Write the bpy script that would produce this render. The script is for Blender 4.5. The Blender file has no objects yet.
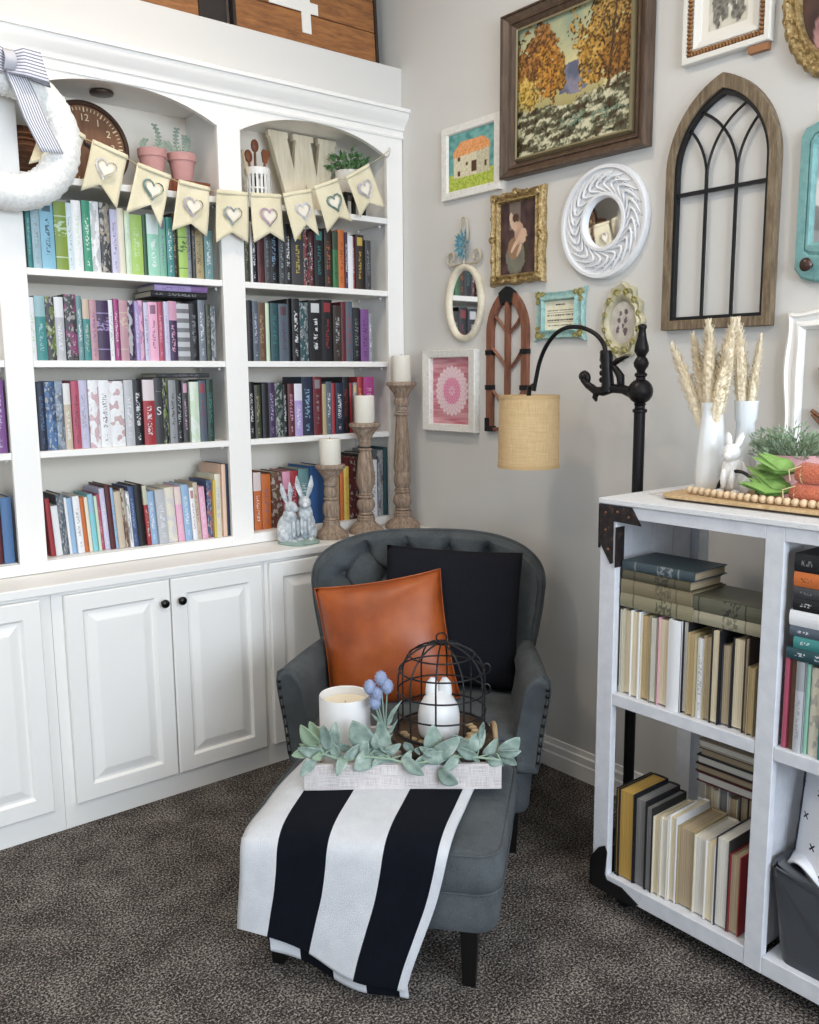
import bpy, math, random
from math import *
from mathutils import Vector, Matrix, noise as mnoise
C = bpy.context.scene.collection
rnd = random.Random(7)

# ---------------------------------------------------------------- mesh builder
class MB:
    def __init__(s): s.v=[]; s.f=[]; s.m=[]
    def add(s, vs, fs, mi=0):
        o=len(s.v); s.v += [tuple(p) for p in vs]
        for f in fs: s.f.append(tuple(i+o for i in f)); s.m.append(mi)
    def box(s, x0,x1,y0,y1,z0,z1, M=None, mi=0):
        vs=[Vector((x,y,z)) for x in (x0,x1) for y in (y0,y1) for z in (z0,z1)]
        if M is not None: vs=[M@p for p in vs]
        s.add(vs, [(0,1,3,2),(4,6,7,5),(0,4,5,1),(2,3,7,6),(0,2,6,4),(1,5,7,3)], mi); return s
    def prism(s, pts, y0, y1, mi=0, M=None):          # outline in x,z pushed through y
        n=len(pts); vs=[Vector((x,y0,z)) for x,z in pts]+[Vector((x,y1,z)) for x,z in pts]
        if M is not None: vs=[M@p for p in vs]
        s.add(vs, [tuple(range(n)), tuple(range(2*n-1,n-1,-1))]+[(i,(i+1)%n+0,(i+1)%n+n,i+n) for i in range(n)], mi); return s
    def loops(s, L, closed=True, cap0=False, cap1=False, mi=0, ring=False):
        n=len(L[0]); vs=[p for l in L for p in l]; fs=[]
        R=len(L)
        for j in range(R if ring else R-1):
            for i in range(n if closed else n-1):
                a=j*n+i; b=j*n+(i+1)%n; j2=(j+1)%R
                fs.append((a,b,j2*n+(i+1)%n,j2*n+i))
        if cap0: fs.append(tuple(range(n-1,-1,-1)))
        if cap1: fs.append(tuple((R-1)*n+i for i in range(n)))
        s.add(vs,fs,mi); return s
    def lathe(s, prof, c=(0,0,0), seg=24, mi=0, M=None, fn=None):
        L=[]
        for r,z in prof:
            l=[]
            for i in range(seg):
                a=2*pi*i/seg; rr=r*(fn(a,z) if fn else 1)
                p=Vector((rr*cos(a),rr*sin(a),z))
                if M is not None: p=M@p
                l.append(p+Vector(c))
            L.append(l)
        return s.loops(L, True, prof[0][0]>1e-5, prof[-1][0]>1e-5, mi)
    def tube(s, path, r, seg=8, closed=False, mi=0, cap=True, flat=1.0):
        P=[Vector(p) for p in path]; n=len(P); L=[]
        rs = r if isinstance(r,(list,tuple)) else [r]*n
        up=None
        for i in range(n):
            if closed: t=(P[(i+1)%n]-P[i-1])
            else: t=P[min(i+1,n-1)]-P[max(i-1,0)]
            if t.length<1e-9: t=Vector((0,0,1))
            t.normalize()
            if up is None:
                up=Vector((0,0,1)) if abs(t.z)<.9 else Vector((0,1,0))
            a=t.cross(up)
            if a.length<1e-6: a=t.cross(Vector((1,0,0)))
            a.normalize(); b=a.cross(t).normalized(); up=b
            L.append([P[i]+a*(rs[i]*cos(2*pi*k/seg))+b*(rs[i]*flat*sin(2*pi*k/seg)) for k in range(seg)])
        return s.loops(L, True, cap and not closed, cap and not closed, mi, ring=closed)
    def ball(s, c, r, seg=14, rings=9, mi=0, fn=None, M=None):
        rx,ry,rz = r if isinstance(r,(tuple,list)) else (r,r,r)
        L=[]
        for j in range(rings+1):
            t=pi*j/rings; l=[]
            for i in range(seg):
                a=2*pi*i/seg; d=Vector((sin(t)*cos(a),sin(t)*sin(a),-cos(t)))
                k=fn(d) if fn else 1
                p=Vector((d.x*rx*k,d.y*ry*k,d.z*rz*k))
                if M is not None: p=M@p
                l.append(p+Vector(c))
            L.append(l)
        return s.loops(L,True,mi=mi)
    def grid(s, fn, nu, nv, mi=None, cu=False):
        vs=[fn(i/(nu),j/nv) for j in range(nv+1) for i in range(nu+1)]
        o=len(s.v); s.v+= [tuple(p) for p in vs]
        for j in range(nv):
            for i in range(nu):
                a=o+j*(nu+1)+i; s.f.append((a,a+1,a+nu+2,a+nu+1)); s.m.append(mi(i,j) if mi else 0)
        return s
    def build(s, name, mat, parent=None, smooth=False, bevel=0, bseg=2, solid=0, sub=0, loc=(0,0,0), rot=(0,0,0), auto=None, off=0):
        me=bpy.data.meshes.new(name); me.from_pydata(s.v,[],s.f)
        mats = mat if isinstance(mat,(list,tuple)) else [mat]
        for m in mats: me.materials.append(m)
        if len(mats)>1: me.polygons.foreach_set('material_index', s.m)
        import bmesh
        bm=bmesh.new(); bm.from_mesh(me); bmesh.ops.remove_doubles(bm, verts=bm.verts, dist=1e-6)
        bmesh.ops.recalc_face_normals(bm, faces=bm.faces); bm.to_mesh(me); bm.free()
        if smooth:
            me.polygons.foreach_set('use_smooth',[True]*len(me.polygons))
            if smooth!='all': me.set_sharp_from_angle(angle=radians(smooth if smooth is not True else 45))
        me.update()
        o=bpy.data.objects.new(name,me); C.objects.link(o)
        o.location=loc; o.rotation_euler=rot
        if parent: o.parent=parent
        if solid:
            md=o.modifiers.new('solid','SOLIDIFY'); md.thickness=solid; md.offset=off
        if bevel:
            md=o.modifiers.new('bevel','BEVEL'); md.width=bevel; md.segments=bseg; md.limit_method='ANGLE'; md.angle_limit=radians(40)
        if sub:
            md=o.modifiers.new('sub','SUBSURF'); md.levels=sub; md.render_levels=sub
        return o

def thing(name,label,cat,loc=(0,0,0),rotz=0,group=None,rot=None):
    o=bpy.data.objects.new(name,None); o.empty_display_size=.05; C.objects.link(o)
    o.location=loc; o.rotation_euler=rot if rot else (0,0,rotz); return tag(o,label,cat,group)
LABELS={}
def tag(o,label,cat,group=None):
    o['label']=label; o['category']=cat
    if group: o['group']=group
    LABELS[label]=LABELS.get(label,0)+1
    return o
def struct(o): o['kind']='structure'; return o
def RZ(a): return Matrix.Rotation(a,3,'Z')
def text_mesh(name,s,size,mat,parent,loc,rot=(pi/2,0,0),ext=.0006,align='CENTER',bold=0):
    c=bpy.data.curves.new(name,'FONT'); c.body=s; c.size=size; c.extrude=ext; c.align_x=align; c.align_y='CENTER'; c.offset=bold
    t=bpy.data.objects.new(name+'_c',c); C.objects.link(t)
    dg=bpy.context.evaluated_depsgraph_get(); me=bpy.data.meshes.new_from_object(t.evaluated_get(dg))
    bpy.data.objects.remove(t); me.materials.clear(); me.materials.append(mat)
    o=bpy.data.objects.new(name,me); C.objects.link(o); o.location=loc; o.rotation_euler=rot; o.parent=parent; return o

# ---------------------------------------------------------------- materials
def hexc(h):
    h=h.lstrip('#'); c=[int(h[i:i+2],16)/255 for i in (0,2,4)]
    return [x/12.92 if x<=.04045 else ((x+.055)/1.055)**2.4 for x in c]+[1]
class N:
    def __init__(s,name):
        s.mat=bpy.data.materials.new(name); s.mat.use_nodes=True; s.t=s.mat.node_tree; s.b=s.t.nodes['Principled BSDF']
    def n(s,ty,**kw):
        q=s.t.nodes.new(ty)
        for k,v in kw.items():
            if k.startswith('i_'):
                key=k[2:]; key=int(key) if key.isdigit() else key.replace('_',' ')
                s.set(q,key,v)
            else: setattr(q,k,v)
        return q
    def set(s,q,key,v):
        if hasattr(v,'links') or isinstance(v,bpy.types.NodeSocket): s.t.links.new(v,q.inputs[key])
        else: q.inputs[key].default_value=v
    def math(s,op,a,b=0,clamp=False):
        q=s.t.nodes.new('ShaderNodeMath'); q.operation=op; q.use_clamp=clamp; s.set(q,0,a); s.set(q,1,b); return q.outputs[0]
    def mix(s,f,a,b):
        q=s.t.nodes.new('ShaderNodeMix'); q.data_type='RGBA'; s.set(q,0,f); s.set(q,6,a); s.set(q,7,b); return q.outputs[2]
    def ramp(s,f,stops):
        q=s.t.nodes.new('ShaderNodeValToRGB'); s.set(q,0,f); e=q.color_ramp.elements
        while len(e)<len(stops): e.new(.5)
        for i,(p,c) in enumerate(stops): e[i].position=p; e[i].color=hexc(c) if isinstance(c,str) else c
        return q.outputs[0]
    def coord(s,kind='Object',scale=(1,1,1)):
        q=s.t.nodes.new('ShaderNodeTexCoord'); m=s.t.nodes.new('ShaderNodeMapping'); s.t.links.new(q.outputs[kind],m.inputs[0]); m.inputs['Scale'].default_value=scale; return m.outputs[0]
    def noise(s,co,scale,detail=3,rough=.6): 
        q=s.n('ShaderNodeTexNoise'); s.set(q,'Vector',co); q.inputs['Scale'].default_value=scale; q.inputs['Detail'].default_value=detail; q.inputs['Roughness'].default_value=rough; return q.outputs[0]
    def out(s,col,rough=.6,metal=0,bump=None,bs=.3,bd=.002,spec=None,**kw):
        s.set(s.b,'Base Color',col); s.set(s.b,'Roughness',rough); s.set(s.b,'Metallic',metal)
        if spec is not None: s.b.inputs['Specular IOR Level'].default_value=spec
        if bump is not None:
            q=s.t.nodes.new('ShaderNodeBump'); q.inputs['Strength'].default_value=bs; q.inputs['Distance'].default_value=bd; s.set(q,'Height',bump); s.t.links.new(q.outputs[0],s.b.inputs['Normal'])
        for k,v in kw.items(): s.set(s.b,k.replace('_',' '),v)
        return s.mat
_mc={}
def plain(h,rough=.5,metal=0,spec=.5,bump=0,bscale=200,vary=0,name=None,sheen=0,coat=0):
    key=(h,rough,metal,spec,bump,bscale,vary,sheen,coat)
    if key in _mc: return _mc[key]
    n=N(name or 'm_'+h); col=hexc(h); b=None
    if vary:
        nz=n.noise(n.coord(),bscale*.15,4); d=[max(0,c*(1-vary)) for c in col[:3]]+[1]; l=[min(1,c*(1+vary)) for c in col[:3]]+[1]
        col=n.ramp(nz,[(.3,d),(.7,l)])
    if bump: b=n.noise(n.coord(),bscale,4)
    m=n.out(col,rough,metal,b,bump,.002,spec)
    if sheen: n.b.inputs['Sheen Weight'].default_value=sheen
    if coat: n.b.inputs['Coat Weight'].default_value=coat
    _mc[key]=m; return m
def wood(name,a,b,scale=(1,1,1),rough=.6,ns=12,axis_stretch=(8,8,1),bs=.3):
    n=N(name); co=n.coord('Object',axis_stretch); x=n.noise(co,ns,6,.65)
    return n.out(n.ramp(x,[(.3,a),(.7,b)]),rough,0,x,bs,.002)
def fabric(name,a,b,scale=900,rough=.9,bs=.4,big=6,bd=.0015,sheen=.2):
    n=N(name); co=n.coord(); x=n.noise(co,scale,2); y=n.noise(co,big,3)
    w=n.math('ADD',n.math('MULTIPLY',x,.65),n.math('MULTIPLY',y,.35))
    m=n.out(n.ramp(w,[(.35,a),(.65,b)]),rough,0,x,bs,bd,.2); n.b.inputs['Sheen Weight'].default_value=sheen; return m

WHITE=plain('#f1efeb',.42,name='white_paint')
WHITE2=plain('#d3d6de',.5,name='grey_white_paint')
DARK=plain('#17171a',.45,name='black_metal',metal=.3)
BLACKW=plain('#0d0c0c',.35,name='black_wood')

def book_mat(base,accent,style,seed):
    n=N('spine'); th0=.535; tc=n.n('ShaderNodeTexCoord'); sp=n.n('ShaderNodeSeparateXYZ'); n.t.links.new(tc.outputs['Generated'],sp.inputs[0])
    X,Yy,Z=sp.outputs
    B=hexc(base); A=hexc(accent); A=[a*.72+b*.28 for a,b in zip(A,B)]
    def band(v,a,b): return n.math('MULTIPLY',n.math('GREATER_THAN',v,a),n.math('LESS_THAN',v,b))
    front=n.math('LESS_THAN',Yy,.06)
    so=n.n('ShaderNodeCombineXYZ'); 
    def marks(fx,fz,th,off):
        cb=n.n('ShaderNodeCombineXYZ'); n.set(cb,0,n.math('MULTIPLY',X,fx)); n.set(cb,1,seed*1.37+off); n.set(cb,2,n.math('MULTIPLY',Z,fz))
        return n.math('GREATER_THAN',n.noise(cb.outputs[0],1.0,1,.5),th)
    col=B
    if style=='t':      # title letters running down the spine
        k=n.math('MULTIPLY',n.math('MULTIPLY',band(X,.28,.72),band(Z,.3,.8)),marks(4.2,44,.53,0))
        k2=n.math('MULTIPLY',n.math('MULTIPLY',band(X,.35,.65),band(Z,.08,.2)),marks(5,60,.55,5))
        col=n.mix(n.math('MULTIPLY',n.math('MAXIMUM',k,k2),front),B,A)
    elif style=='b':    # bands and top block
        k=n.math('MAXIMUM',band(Z,.78,.8),n.math('MAXIMUM',band(Z,.18,.2),n.math('MULTIPLY',band(Z,.5,.72),marks(3,30,.52,2))))
        col=n.mix(n.math('MULTIPLY',k,front),B,A)
    elif style=='h':    # two tone
        k=n.math('GREATER_THAN',Z,.68)
        k=n.math('MAXIMUM',k,n.math('MULTIPLY',n.math('MULTIPLY',band(X,.3,.7),band(Z,.15,.6)),marks(4,40,.53,3)))
        col=n.mix(n.math('MULTIPLY',k,front),B,A)
    elif style=='p':    # pictures
        k=marks(1.6,6,.52,1); k2=marks(4,16,.6,4)
        col=n.mix(n.math('MULTIPLY',n.math('MULTIPLY',k,front),.75),B,A); col=n.mix(n.math('MULTIPLY',n.math('MULTIPLY',k2,front),.45),col,hexc('#cfccc6'))
    elif style=='f':    # picture at top only
        k=n.math('MULTIPLY',band(Z,.8,.95),band(X,.2,.8)); k2=n.math('MULTIPLY',n.math('MULTIPLY',band(X,.35,.65),band(Z,.2,.7)),marks(4,46,.52,2))
        col=n.mix(n.math('MULTIPLY',n.math('MAXIMUM',k,k2),front),B,A)
    elif style=='s':    # silver bands
        k=n.math('GREATER_THAN',n.math('SINE',n.math('MULTIPLY',Z,38)),.1)
        col=n.mix(n.math('MULTIPLY',k,front),B,A)
    return n.out(col,.45,0,spec=.4)
PAGE=None
def page_mat(a='#e9e2cf',b='#cfc6b0'):
    n=N('pages'); co=n.coord('Object',(900,1,3)); x=n.noise(co,1.0,2); return n.out(n.ramp(x,[(.35,b),(.65,a)]),.9,0,x,.2,.001,.2)
PAGE=page_mat(); PAGE2=page_mat('#e6dcc4','#c4b797'); PAGEG=page_mat('#a9a8a6','#8b8988')
PAL={'dark green':'#1f3a2e','teal':'#2f8f8c','pale blue':'#9fc3cf','sky blue':'#7cc0dc','olive green':'#86a32a','ice blue':'#cfe6ee','white':'#e9ebee','emerald':'#2aa377','charcoal':'#3a3a3e','lavender':'#c4bfe0','cream':'#e5dcc2','pale green':'#c9e3bf','lime':'#a9d455','forest green':'#2f5d3a','mint':'#8fd6b8','seafoam':'#6fb99a','dark brown':'#33261f','grey':'#8b9094','black':'#15151a','tan':'#b59f6a','teal grey':'#5d8f92','steel grey':'#6d7784','slate':'#4b5a6b','purple':'#7b3f8f','dark purple':'#3c2350','magenta':'#b0307f','dusty pink':'#c08a96','lilac':'#a58fd0','pink':'#f2a3c6','rose':'#c2415e','navy':'#1c2742','blue':'#3f6ea8','beige':'#cbb79c','silver':'#b9bcc2','red':'#b4232c','maroon':'#5c1c22','orange':'#e0661e','brown':'#6b4630','denim':'#3c5286','aqua':'#6fd0dc','yellow':'#e6c23c','royal blue':'#1f58a8','light blue':'#8ab6e0','dark teal':'#1f4a52','dark red':'#6e1420','khaki':'#8d8562','dark olive':'#3c3f2a','green':'#2e7a3c','dark grey':'#4c4c50','peach':'#f0c0a0','grey blue':'#7f93ad'}
def _soft(h,k=.76,l=.10):
    c=[int(h[1+i:3+i],16) for i in(0,2,4)]; g=sum(c)/3; c=[g+(x-g)*k for x in c]; c=[x*(1-l*.6)+128*l*.6 for x in c]; return '#%02x%02x%02x'%tuple(int(max(0,min(255,x))) for x in c)
PAL={k:_soft(v) for k,v in PAL.items()}
_bm={}
def get_bm(cn,style,acc):
    seed=rnd.randint(0,40); key=(cn,style,acc,seed%4)
    if key not in _bm: _bm[key]=book_mat(PAL[cn],PAL.get(acc,'#dddddd') if acc else '#e6e6e6',style,seed)
    return _bm[key]
def make_book(w,h,d,mat,pmat,spine_out=True,name='book'):
    # spine at y=0 facing -y, thickness along x (0..w); returns the cover (top level) with its pages as a child
    t=min(.0026,w*.18); m=MB()
    m.box(0,t,0,d,0,h); m.box(w-t,w,0,d,0,h)
    n=5; 
    pr=[]
    for i in range(n+1):
        a=i/n; pr.append((a*w, -sin(pi*a)*min(.003,w*.12)))
    back=[(w,t),(0,t)]
    m.add([(x,y,0) for x,y in pr+back]+[(x,y,h) for x,y in pr+back],[tuple(range(n+3)),tuple(range(2*n+5,n+2,-1))]+[(i,(i+1)%(n+3),(i+1)%(n+3)+n+3,i+n+3) for i in range(n+3)])
    o=m.build(name,mat)
    p=MB(); p.box(t*.9,w-t*.9,t,d-.004,.004,h-.004); q=p.build('page_block',pmat,o)
    if not spine_out: # turned round: fore edge faces out
        for ob in (o,q):
            for v in ob.data.vertices: v.co.y=d-v.co.y; v.co.x=w-v.co.x
            ob.data.flip_normals()
    return o
# ---------------------------------------------------------------- room shell
n=N('carpet'); co=n.coord(); a=n.noise(co,170,2,.75); b=n.noise(co,9,2)
carpet=n.out(n.ramp(n.math('ADD',n.math('MULTIPLY',a,.85),n.math('MULTIPLY',b,.15)),[(.36,'#1b1817'),(.5,'#524b47'),(.62,'#b9b1a8')]),.97,0,a,1,.012,.1)
n=N('wall_paint'); co=n.coord(); a=n.noise(co,160,3); wallp=n.out(hexc('#d3d1cd'),.8,0,a,.12,.002,.3)
n=N('ceiling_paint'); co=n.coord(); a=n.noise(co,60,3); ceilp=n.out(hexc('#e4e2de'),.9,0,a,.3,.003,.2)
BX0=-2.27
XL,XR,YF,YB,ZT=-5.0,0.0,-5.6,0.50,3.35
m=MB(); m.box(XL,XR+.1,YF,YB,-.05,0); struct(m.build('floor',carpet))
m=MB(); m.box(XL,XR+.1,YF,YB,ZT,ZT+.05); struct(m.build('ceiling',ceilp))
m=MB(); m.box(XR,XR+.1,YF,YB,0,ZT); struct(m.build('wall_right',wallp))
m=MB(); m.box(XL,XR+.1,YB,YB+.1,0,ZT); struct(m.build('wall_back',wallp))
def wall_with_window(name,axis,p0,p1,a0,a1,z0,z1,lo,hi):
    m=MB()
    segs=[(lo,a0,0,ZT),(a1,hi,0,ZT),(a0,a1,0,z0),(a0,a1,z1,ZT)]
    for s0,s1,zz0,zz1 in segs:
        if axis=='x': m.box(s0,s1,p0,p1,zz0,zz1)
        else: m.box(p0,p1,s0,s1,zz0,zz1)
    return struct(m.build(name,wallp))
wall_with_window('wall_front','x',YF-.1,YF,-3.2,-.35,.95,2.75,XL,XR+.1)
wall_with_window('wall_left','y',XL-.1,XL,-4.4,-1.6,.75,2.5,YF,YB)
glass=N('window_glass'); gm=glass.out(hexc('#ffffff'),.0,0); glass.b.inputs['Transmission Weight'].default_value=1; glass.b.inputs['IOR'].default_value=1.0; glass.b.inputs['Specular IOR Level'].default_value=0
def window(name,axis,p,a0,a1,z0,z1):
    m=MB(); w=.05
    def bx(s0,s1,q0,q1,d=.04):
        if axis=='x': m.box(s0,s1,p-d,p+d,q0,q1)
        else: m.box(p-d,p+d,s0,s1,q0,q1)
    bx(a0,a0+w,z0,z1); bx(a1-w,a1,z0,z1); bx(a0+w,a1-w,z0,z0+w); bx(a0+w,a1-w,z1-w,z1)
    k=3
    for i in range(1,k): c=a0+(a1-a0)*i/k; bx(c-.02,c+.02,z0+w,z1-w,.03)
    return struct(m.build(name,WHITE,bevel=.004))
window('window_1','x',YF-.05,-3.2,-.35,.95,2.75)
window('window_2','y',XL-.05,-4.4,-1.6,.75,2.5)
# baseboard along the gallery wall
prof=[(0,0),(.014,0),(.014,.055),(.011,.06),(.011,.085),(.006,.09),(.004,.108),(0,.11)]
m=MB(); L=[[(-x-.0,y,z) for x,z in prof] for y in (YF,-.0)]
m.loops(L,closed=True,cap0=True,cap1=True); struct(m.build('baseboard_right',WHITE))
# header over the bookcase with its ledge
m=MB(); m.box(XL,-.0005,.0,YB-.001,2.502,2.667); struct(m.build('trim_1',wallp,bevel=.004))

# ---------------------------------------------------------------- built-in bookcase
bc=thing('built_in_bookcase','white built-in bookcase with arched tops filled with colour sorted books','bookcase',(0,0,0))
SH=[.857,1.215,1.505,1.792,2.08]
bays=[(-2.188,-1.597),(-1.511,-.834),(-.744,-.082)]
stiles=[(-2.27,-2.188),(-1.597,-1.511),(-.834,-.744),(-.082,-.002)]
DB=.27
for a,b_ in stiles:
    m=MB(); m.box(a,b_,0,.02,.818,2.44); m.box(a+.012,b_-.012 if b_<-.01 else b_,.02,DB,.818,2.44); m.build('stile',WHITE,bc,bevel=.002)
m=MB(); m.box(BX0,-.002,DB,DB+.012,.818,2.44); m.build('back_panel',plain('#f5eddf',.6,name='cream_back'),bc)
m=MB(); m.box(BX0+.01,-.01,.022,DB,2.40,2.42); m.build('top_panel',WHITE,bc)
def arch(a,b_):
    pts=[(a,2.314)]; w=b_-a
    # small shoulder then a shallow arch
    for i in range(0,25):
        t=i/24; x=a+w*t; z=2.318+.076*(1-abs(2*t-1)**2.3)
        pts.append((x,z))
    pts.append((b_,2.314)); pts += [(b_,2.44),(a,2.44)]
    return pts
for a,b_ in bays:
    m=MB(); m.prism(arch(a-.001,b_+.001),0,.02); m.build('arched_valance',WHITE,bc)
    for k,z in enumerate(SH):
        m=MB(); th=.022
        if k==0: m.box(a+.0,b_,0,.02,.818,z-.001); m.box(a-.0,b_,.02,DB,z-.02,z); m.build('bottom_shelf',WHITE,bc,bevel=.002)
        else:
            m.box(a-.009,b_+.009,.006 if 0 else .021,DB-.001,z-th,z); m.box(a+.0005,b_-.0005,.003,.021,z-th,z)
            s=m.build('shelf',WHITE,bc,bevel=.002)
            for yy in(.05,.2): m=MB(); m.ball((b_-.004,yy,z-th-.006),.006,8,6); m.build('shelf_pin',plain('#e8e8ea',.3),s,smooth=True)
prof=[(0,2.395),(-.006,2.395),(-.008,2.403),(-.004,2.408),(-.004,2.424),(-.012,2.427),(-.014,2.436),(-.02,2.445),(-.036,2.462),(-.043,2.478),(-.045,2.486),(-.053,2.488),(-.055,2.5),(-.05,2.503),(0,2.503)]
m=MB(); m.loops([[(x,y,z) for y,z in prof] for x in (BX0,-.0005)],True,True,True); m.build('crown_molding',WHITE,bc,smooth=35)
m=MB(); m.lathe([(0,2.399),(.036,2.399),(.04,2.394),(.038,2.388),(.028,2.386)],(-1.19,.13,0),28); o=m.build('puck_light',plain('#4a3a30',.4,.6),bc,smooth=True)
m=MB(); m.lathe([(0,2.3885),(.027,2.3885),(.027,2.3865),(0,2.3865)],(-1.19,.13,0),24); m.build('lens',plain('#c9c2b8',.3),o)

# base cabinets under it
def door_mesh(x0,x1,z0,z1,yf,sx=.062):
    m=MB()
    def rl(i,y): return [(x0+i,y,z0+i),(x1-i,y,z0+i),(x1-i,y,z1-i),(x0+i,y,z1-i)]
    m.loops([rl(0,yf+.018),rl(0,yf+.004),rl(.004,yf),rl(sx-.008,yf),rl(sx-.004,yf+.004),rl(sx,yf+.009),rl(sx+.008,yf+.009),rl(sx+.034,yf+.0015),rl(sx+.038,yf+.001)],True,True,True)
    return m
CY=-.17
def cabinet(x0,x1,doors,knobs,label):
    t=thing('base_cabinet',label,'cabinet',(0,0,0),group='white base cabinets')
    m=MB(); m.box(x0,x1,CY,DB,0,.785); m.build('cabinet_body',WHITE,t,bevel=.001)
    for (a,b_),k in zip(doors,knobs):
        d=door_mesh(a,b_,.081,.775,CY-.019).build('door',WHITE,t)
        if k:
            m=MB(); m.lathe([(.006,0),(.005,.012),(.010,.016),(.0145,.022),(.0145,.026),(.010,.031),(0,.032)],(0,0,0),18,M=Matrix.Rotation(pi/2,3,'X'))
            m.build('knob',plain('#16161a',.25,.5),d,smooth=True,loc=(k,CY-.019,.70))
    return t
cabinet(-2.27,-1.563,[(-2.25,-1.925),(-1.921,-1.598)],[-1.96,-1.89],'white base cabinet at the left edge of the photo, cropped door')
cabinet(-1.562,-.806,[(-1.527,-1.176),(-1.172,-.821)],[-1.205,-1.143],'white base cabinet with two raised-panel doors and two dark round knobs')
cabinet(-.805,-.002,[(-.790,-.44),(-.436,-.10)],[-.47,-.41],'white base cabinet in the corner, mostly hidden behind the grey armchair')
m=MB(); m.box(BX0,-.0005,CY-.022,DB,.786,.816)
tag(m.build('countertop',WHITE,bevel=.004),'long white ledge on top of the base cabinets, rabbits and candlesticks standing on it','countertop')

# ---------------------------------------------------------------- books
def parse(s):
    out=[]
    for it in s.split(','):
        p=(it.strip().split('|')+['','',''])[:4]; out.append((p[0],p[1] or 't',p[2],float(p[3]) if p[3] else None))
    return out
USED=set()
ORD=['first','second','third','fourth','fifth','sixth','seventh','eighth','ninth','tenth']
def sizeword(w): return 'slim ' if w<.022 else ('thick ' if w>.05 else '')
def booklabel(i,items,ws,row,extra=''):
    cn=items[i][0]; l=items[i-1][0] if i>0 else None; r=items[i+1][0] if i<len(items)-1 else None
    if l and r: w=('between %s and %s books'%(l,r)) if l!=r else 'between two %s books'%l
    elif r: w='at left end beside %s one'%r
    else: w='at right end beside %s one'%l
    if l and r:
        key=[(items[j][0],items[j-1][0],items[j+1][0]) for j in range(1,len(items)-1)]
        if key.count((cn,l,r))>1:
            w='%d from left'%(i+1) if 0 else (ORD[i] if i<10 else '%dth'%(i+1))+' from left'
    return '%s%s book %s, %s'%(sizeword(ws[i]),cn,w,row)
def book_row(xs,items,z,y0,hbase,row,group,lean=0,dvar=.012,d0=.15,place=None,hv=.014,y1=None,parent_rot=0,spine=True,pmat=None,ghost=None):
    its=parse(items); assert len(its)==len(xs)-1,(row,len(its),len(xs)-1)
    ws=[xs[i+1]-xs[i] for i in range(len(its))]
    for i,(cn,st,ac,hh) in enumerate(its):
        w=ws[i]-.0012; h=hh or hbase+rnd.uniform(-hv,hv); d=d0+rnd.uniform(-.012,.018)
        if h>.26: d=max(d,.18)
        yy=y0+(0 if y1 is None else (y1-y0)*i/len(its))+rnd.uniform(0,dvar)
        if spine: mt=get_bm(cn,st,ac)
        else: mt=plain(PAL[cn],.6)
        o=make_book(w,h,min(d,DB-.01-yy) if place is None else d,mt,pmat or PAGE,spine)
        x=xs[i]+.0006
        if place: place(o,x,yy,z)
        else: o.location=(x+(h*tan(-lean) if 0 else 0),yy,z+.0004)
        if lean and not place and i<len(its)-5:
            # whole row slumps the same way, each book resting on its lower right edge
            o.rotation_euler=(0,-lean,0); o.location=(x+w*(1-cos(lean)),yy,z+.0006)
            if lean>0: o.location.z+=0
        o['label']=booklabel(i,its,ws,row); o['category']='book'; o['group']=group
        LABELS[o['label']]=LABELS.get(o['label'],0)+1
book_row([-1.509,-1.499,-1.483,-1.456,-1.412,-1.372,-1.353,-1.321,-1.293,-1.263,-1.231,-1.205,-1.181,-1.161,-1.117,-1.104,-1.061,-1.035,-1.01,-0.991,-0.957,-0.94,-0.927,-0.892,-0.859],
 'dark green|n,teal|f|pale blue,pale blue|t|grey,sky blue|f|black|.222,olive green|b|pale green|.212,ice blue|t|grey,white|t|pale green,emerald|t|white|.225,white|p|grey|.226,charcoal|p|beige|.225,lavender|t|purple,cream|n,pale green|t|white,lime|t|pale green|.198,forest green|n,mint|h|white|.205,seafoam|f|purple|.2,teal|t|white,dark brown|t|tan,lime|b|dark green|.175,grey|t|black,charcoal|t|tan,tan|t|dark brown|.17,teal grey|t|white|.17',
 1.792,.018,.21,'green top row under clock','green and blue books on the top book shelf under the clock')
book_row([-1.511,-1.492,-1.458,-1.428,-1.397,-1.359,-1.34,-1.317,-1.293,-1.251,-1.234,-1.217,-1.187,-1.163,-1.147,-1.129,-1.111,-1.076,-1.058,-1.039,-1.006,-0.958,-0.926,-0.898,-0.879,-0.86],
 'white|t|lime,teal|h|pale blue,charcoal|p|olive green,silver|h|white,charcoal|p|magenta|.212,teal grey|t|white,teal|h|peach,dusty pink|t|purple,dark purple|b|lilac,white|t|grey,magenta|t|white,dusty pink|b|beige,dark purple|p|white,lilac|t|white,pink|p|purple,lavender|t|purple,pink|f|dark purple|.2,rose|t|pink,lavender|t|lilac,dark purple|h|pink,silver|s|charcoal|.2,black|t|grey,steel grey|t|white|.215,dark olive|t|grey|.2,slate|p|silver|.195',
 1.505,.018,.203,'second row under clock','purple and teal books on the second book shelf under the clock',hv=.006)
book_row([-1.503,-1.477,-1.444,-1.418,-1.394,-1.367,-1.338,-1.302,-1.266,-1.214,-1.181,-1.149,-1.107,-1.074,-1.055,-1.026,-1.0,-0.975,-0.94,-0.908,-0.881],
 'navy|t|blue,blue|p|navy|.222,grey blue|p|charcoal,beige|h|white,rose|t|charcoal,lavender|t|grey,white|p|rose,white|t|black|.225,white|p|red,silver|t|white,black|t|white|.226,red|h|white|.225,charcoal|n||.23,black|p|olive green|.23,grey|t|black,black|t|silver,charcoal|f|pink|.222,pale green|p|white,slate|f|red,dark green|t|teal'
 ,1.215,.018,.22,'third row under clock','books on the third book shelf under the clock',hv=.006)
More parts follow.
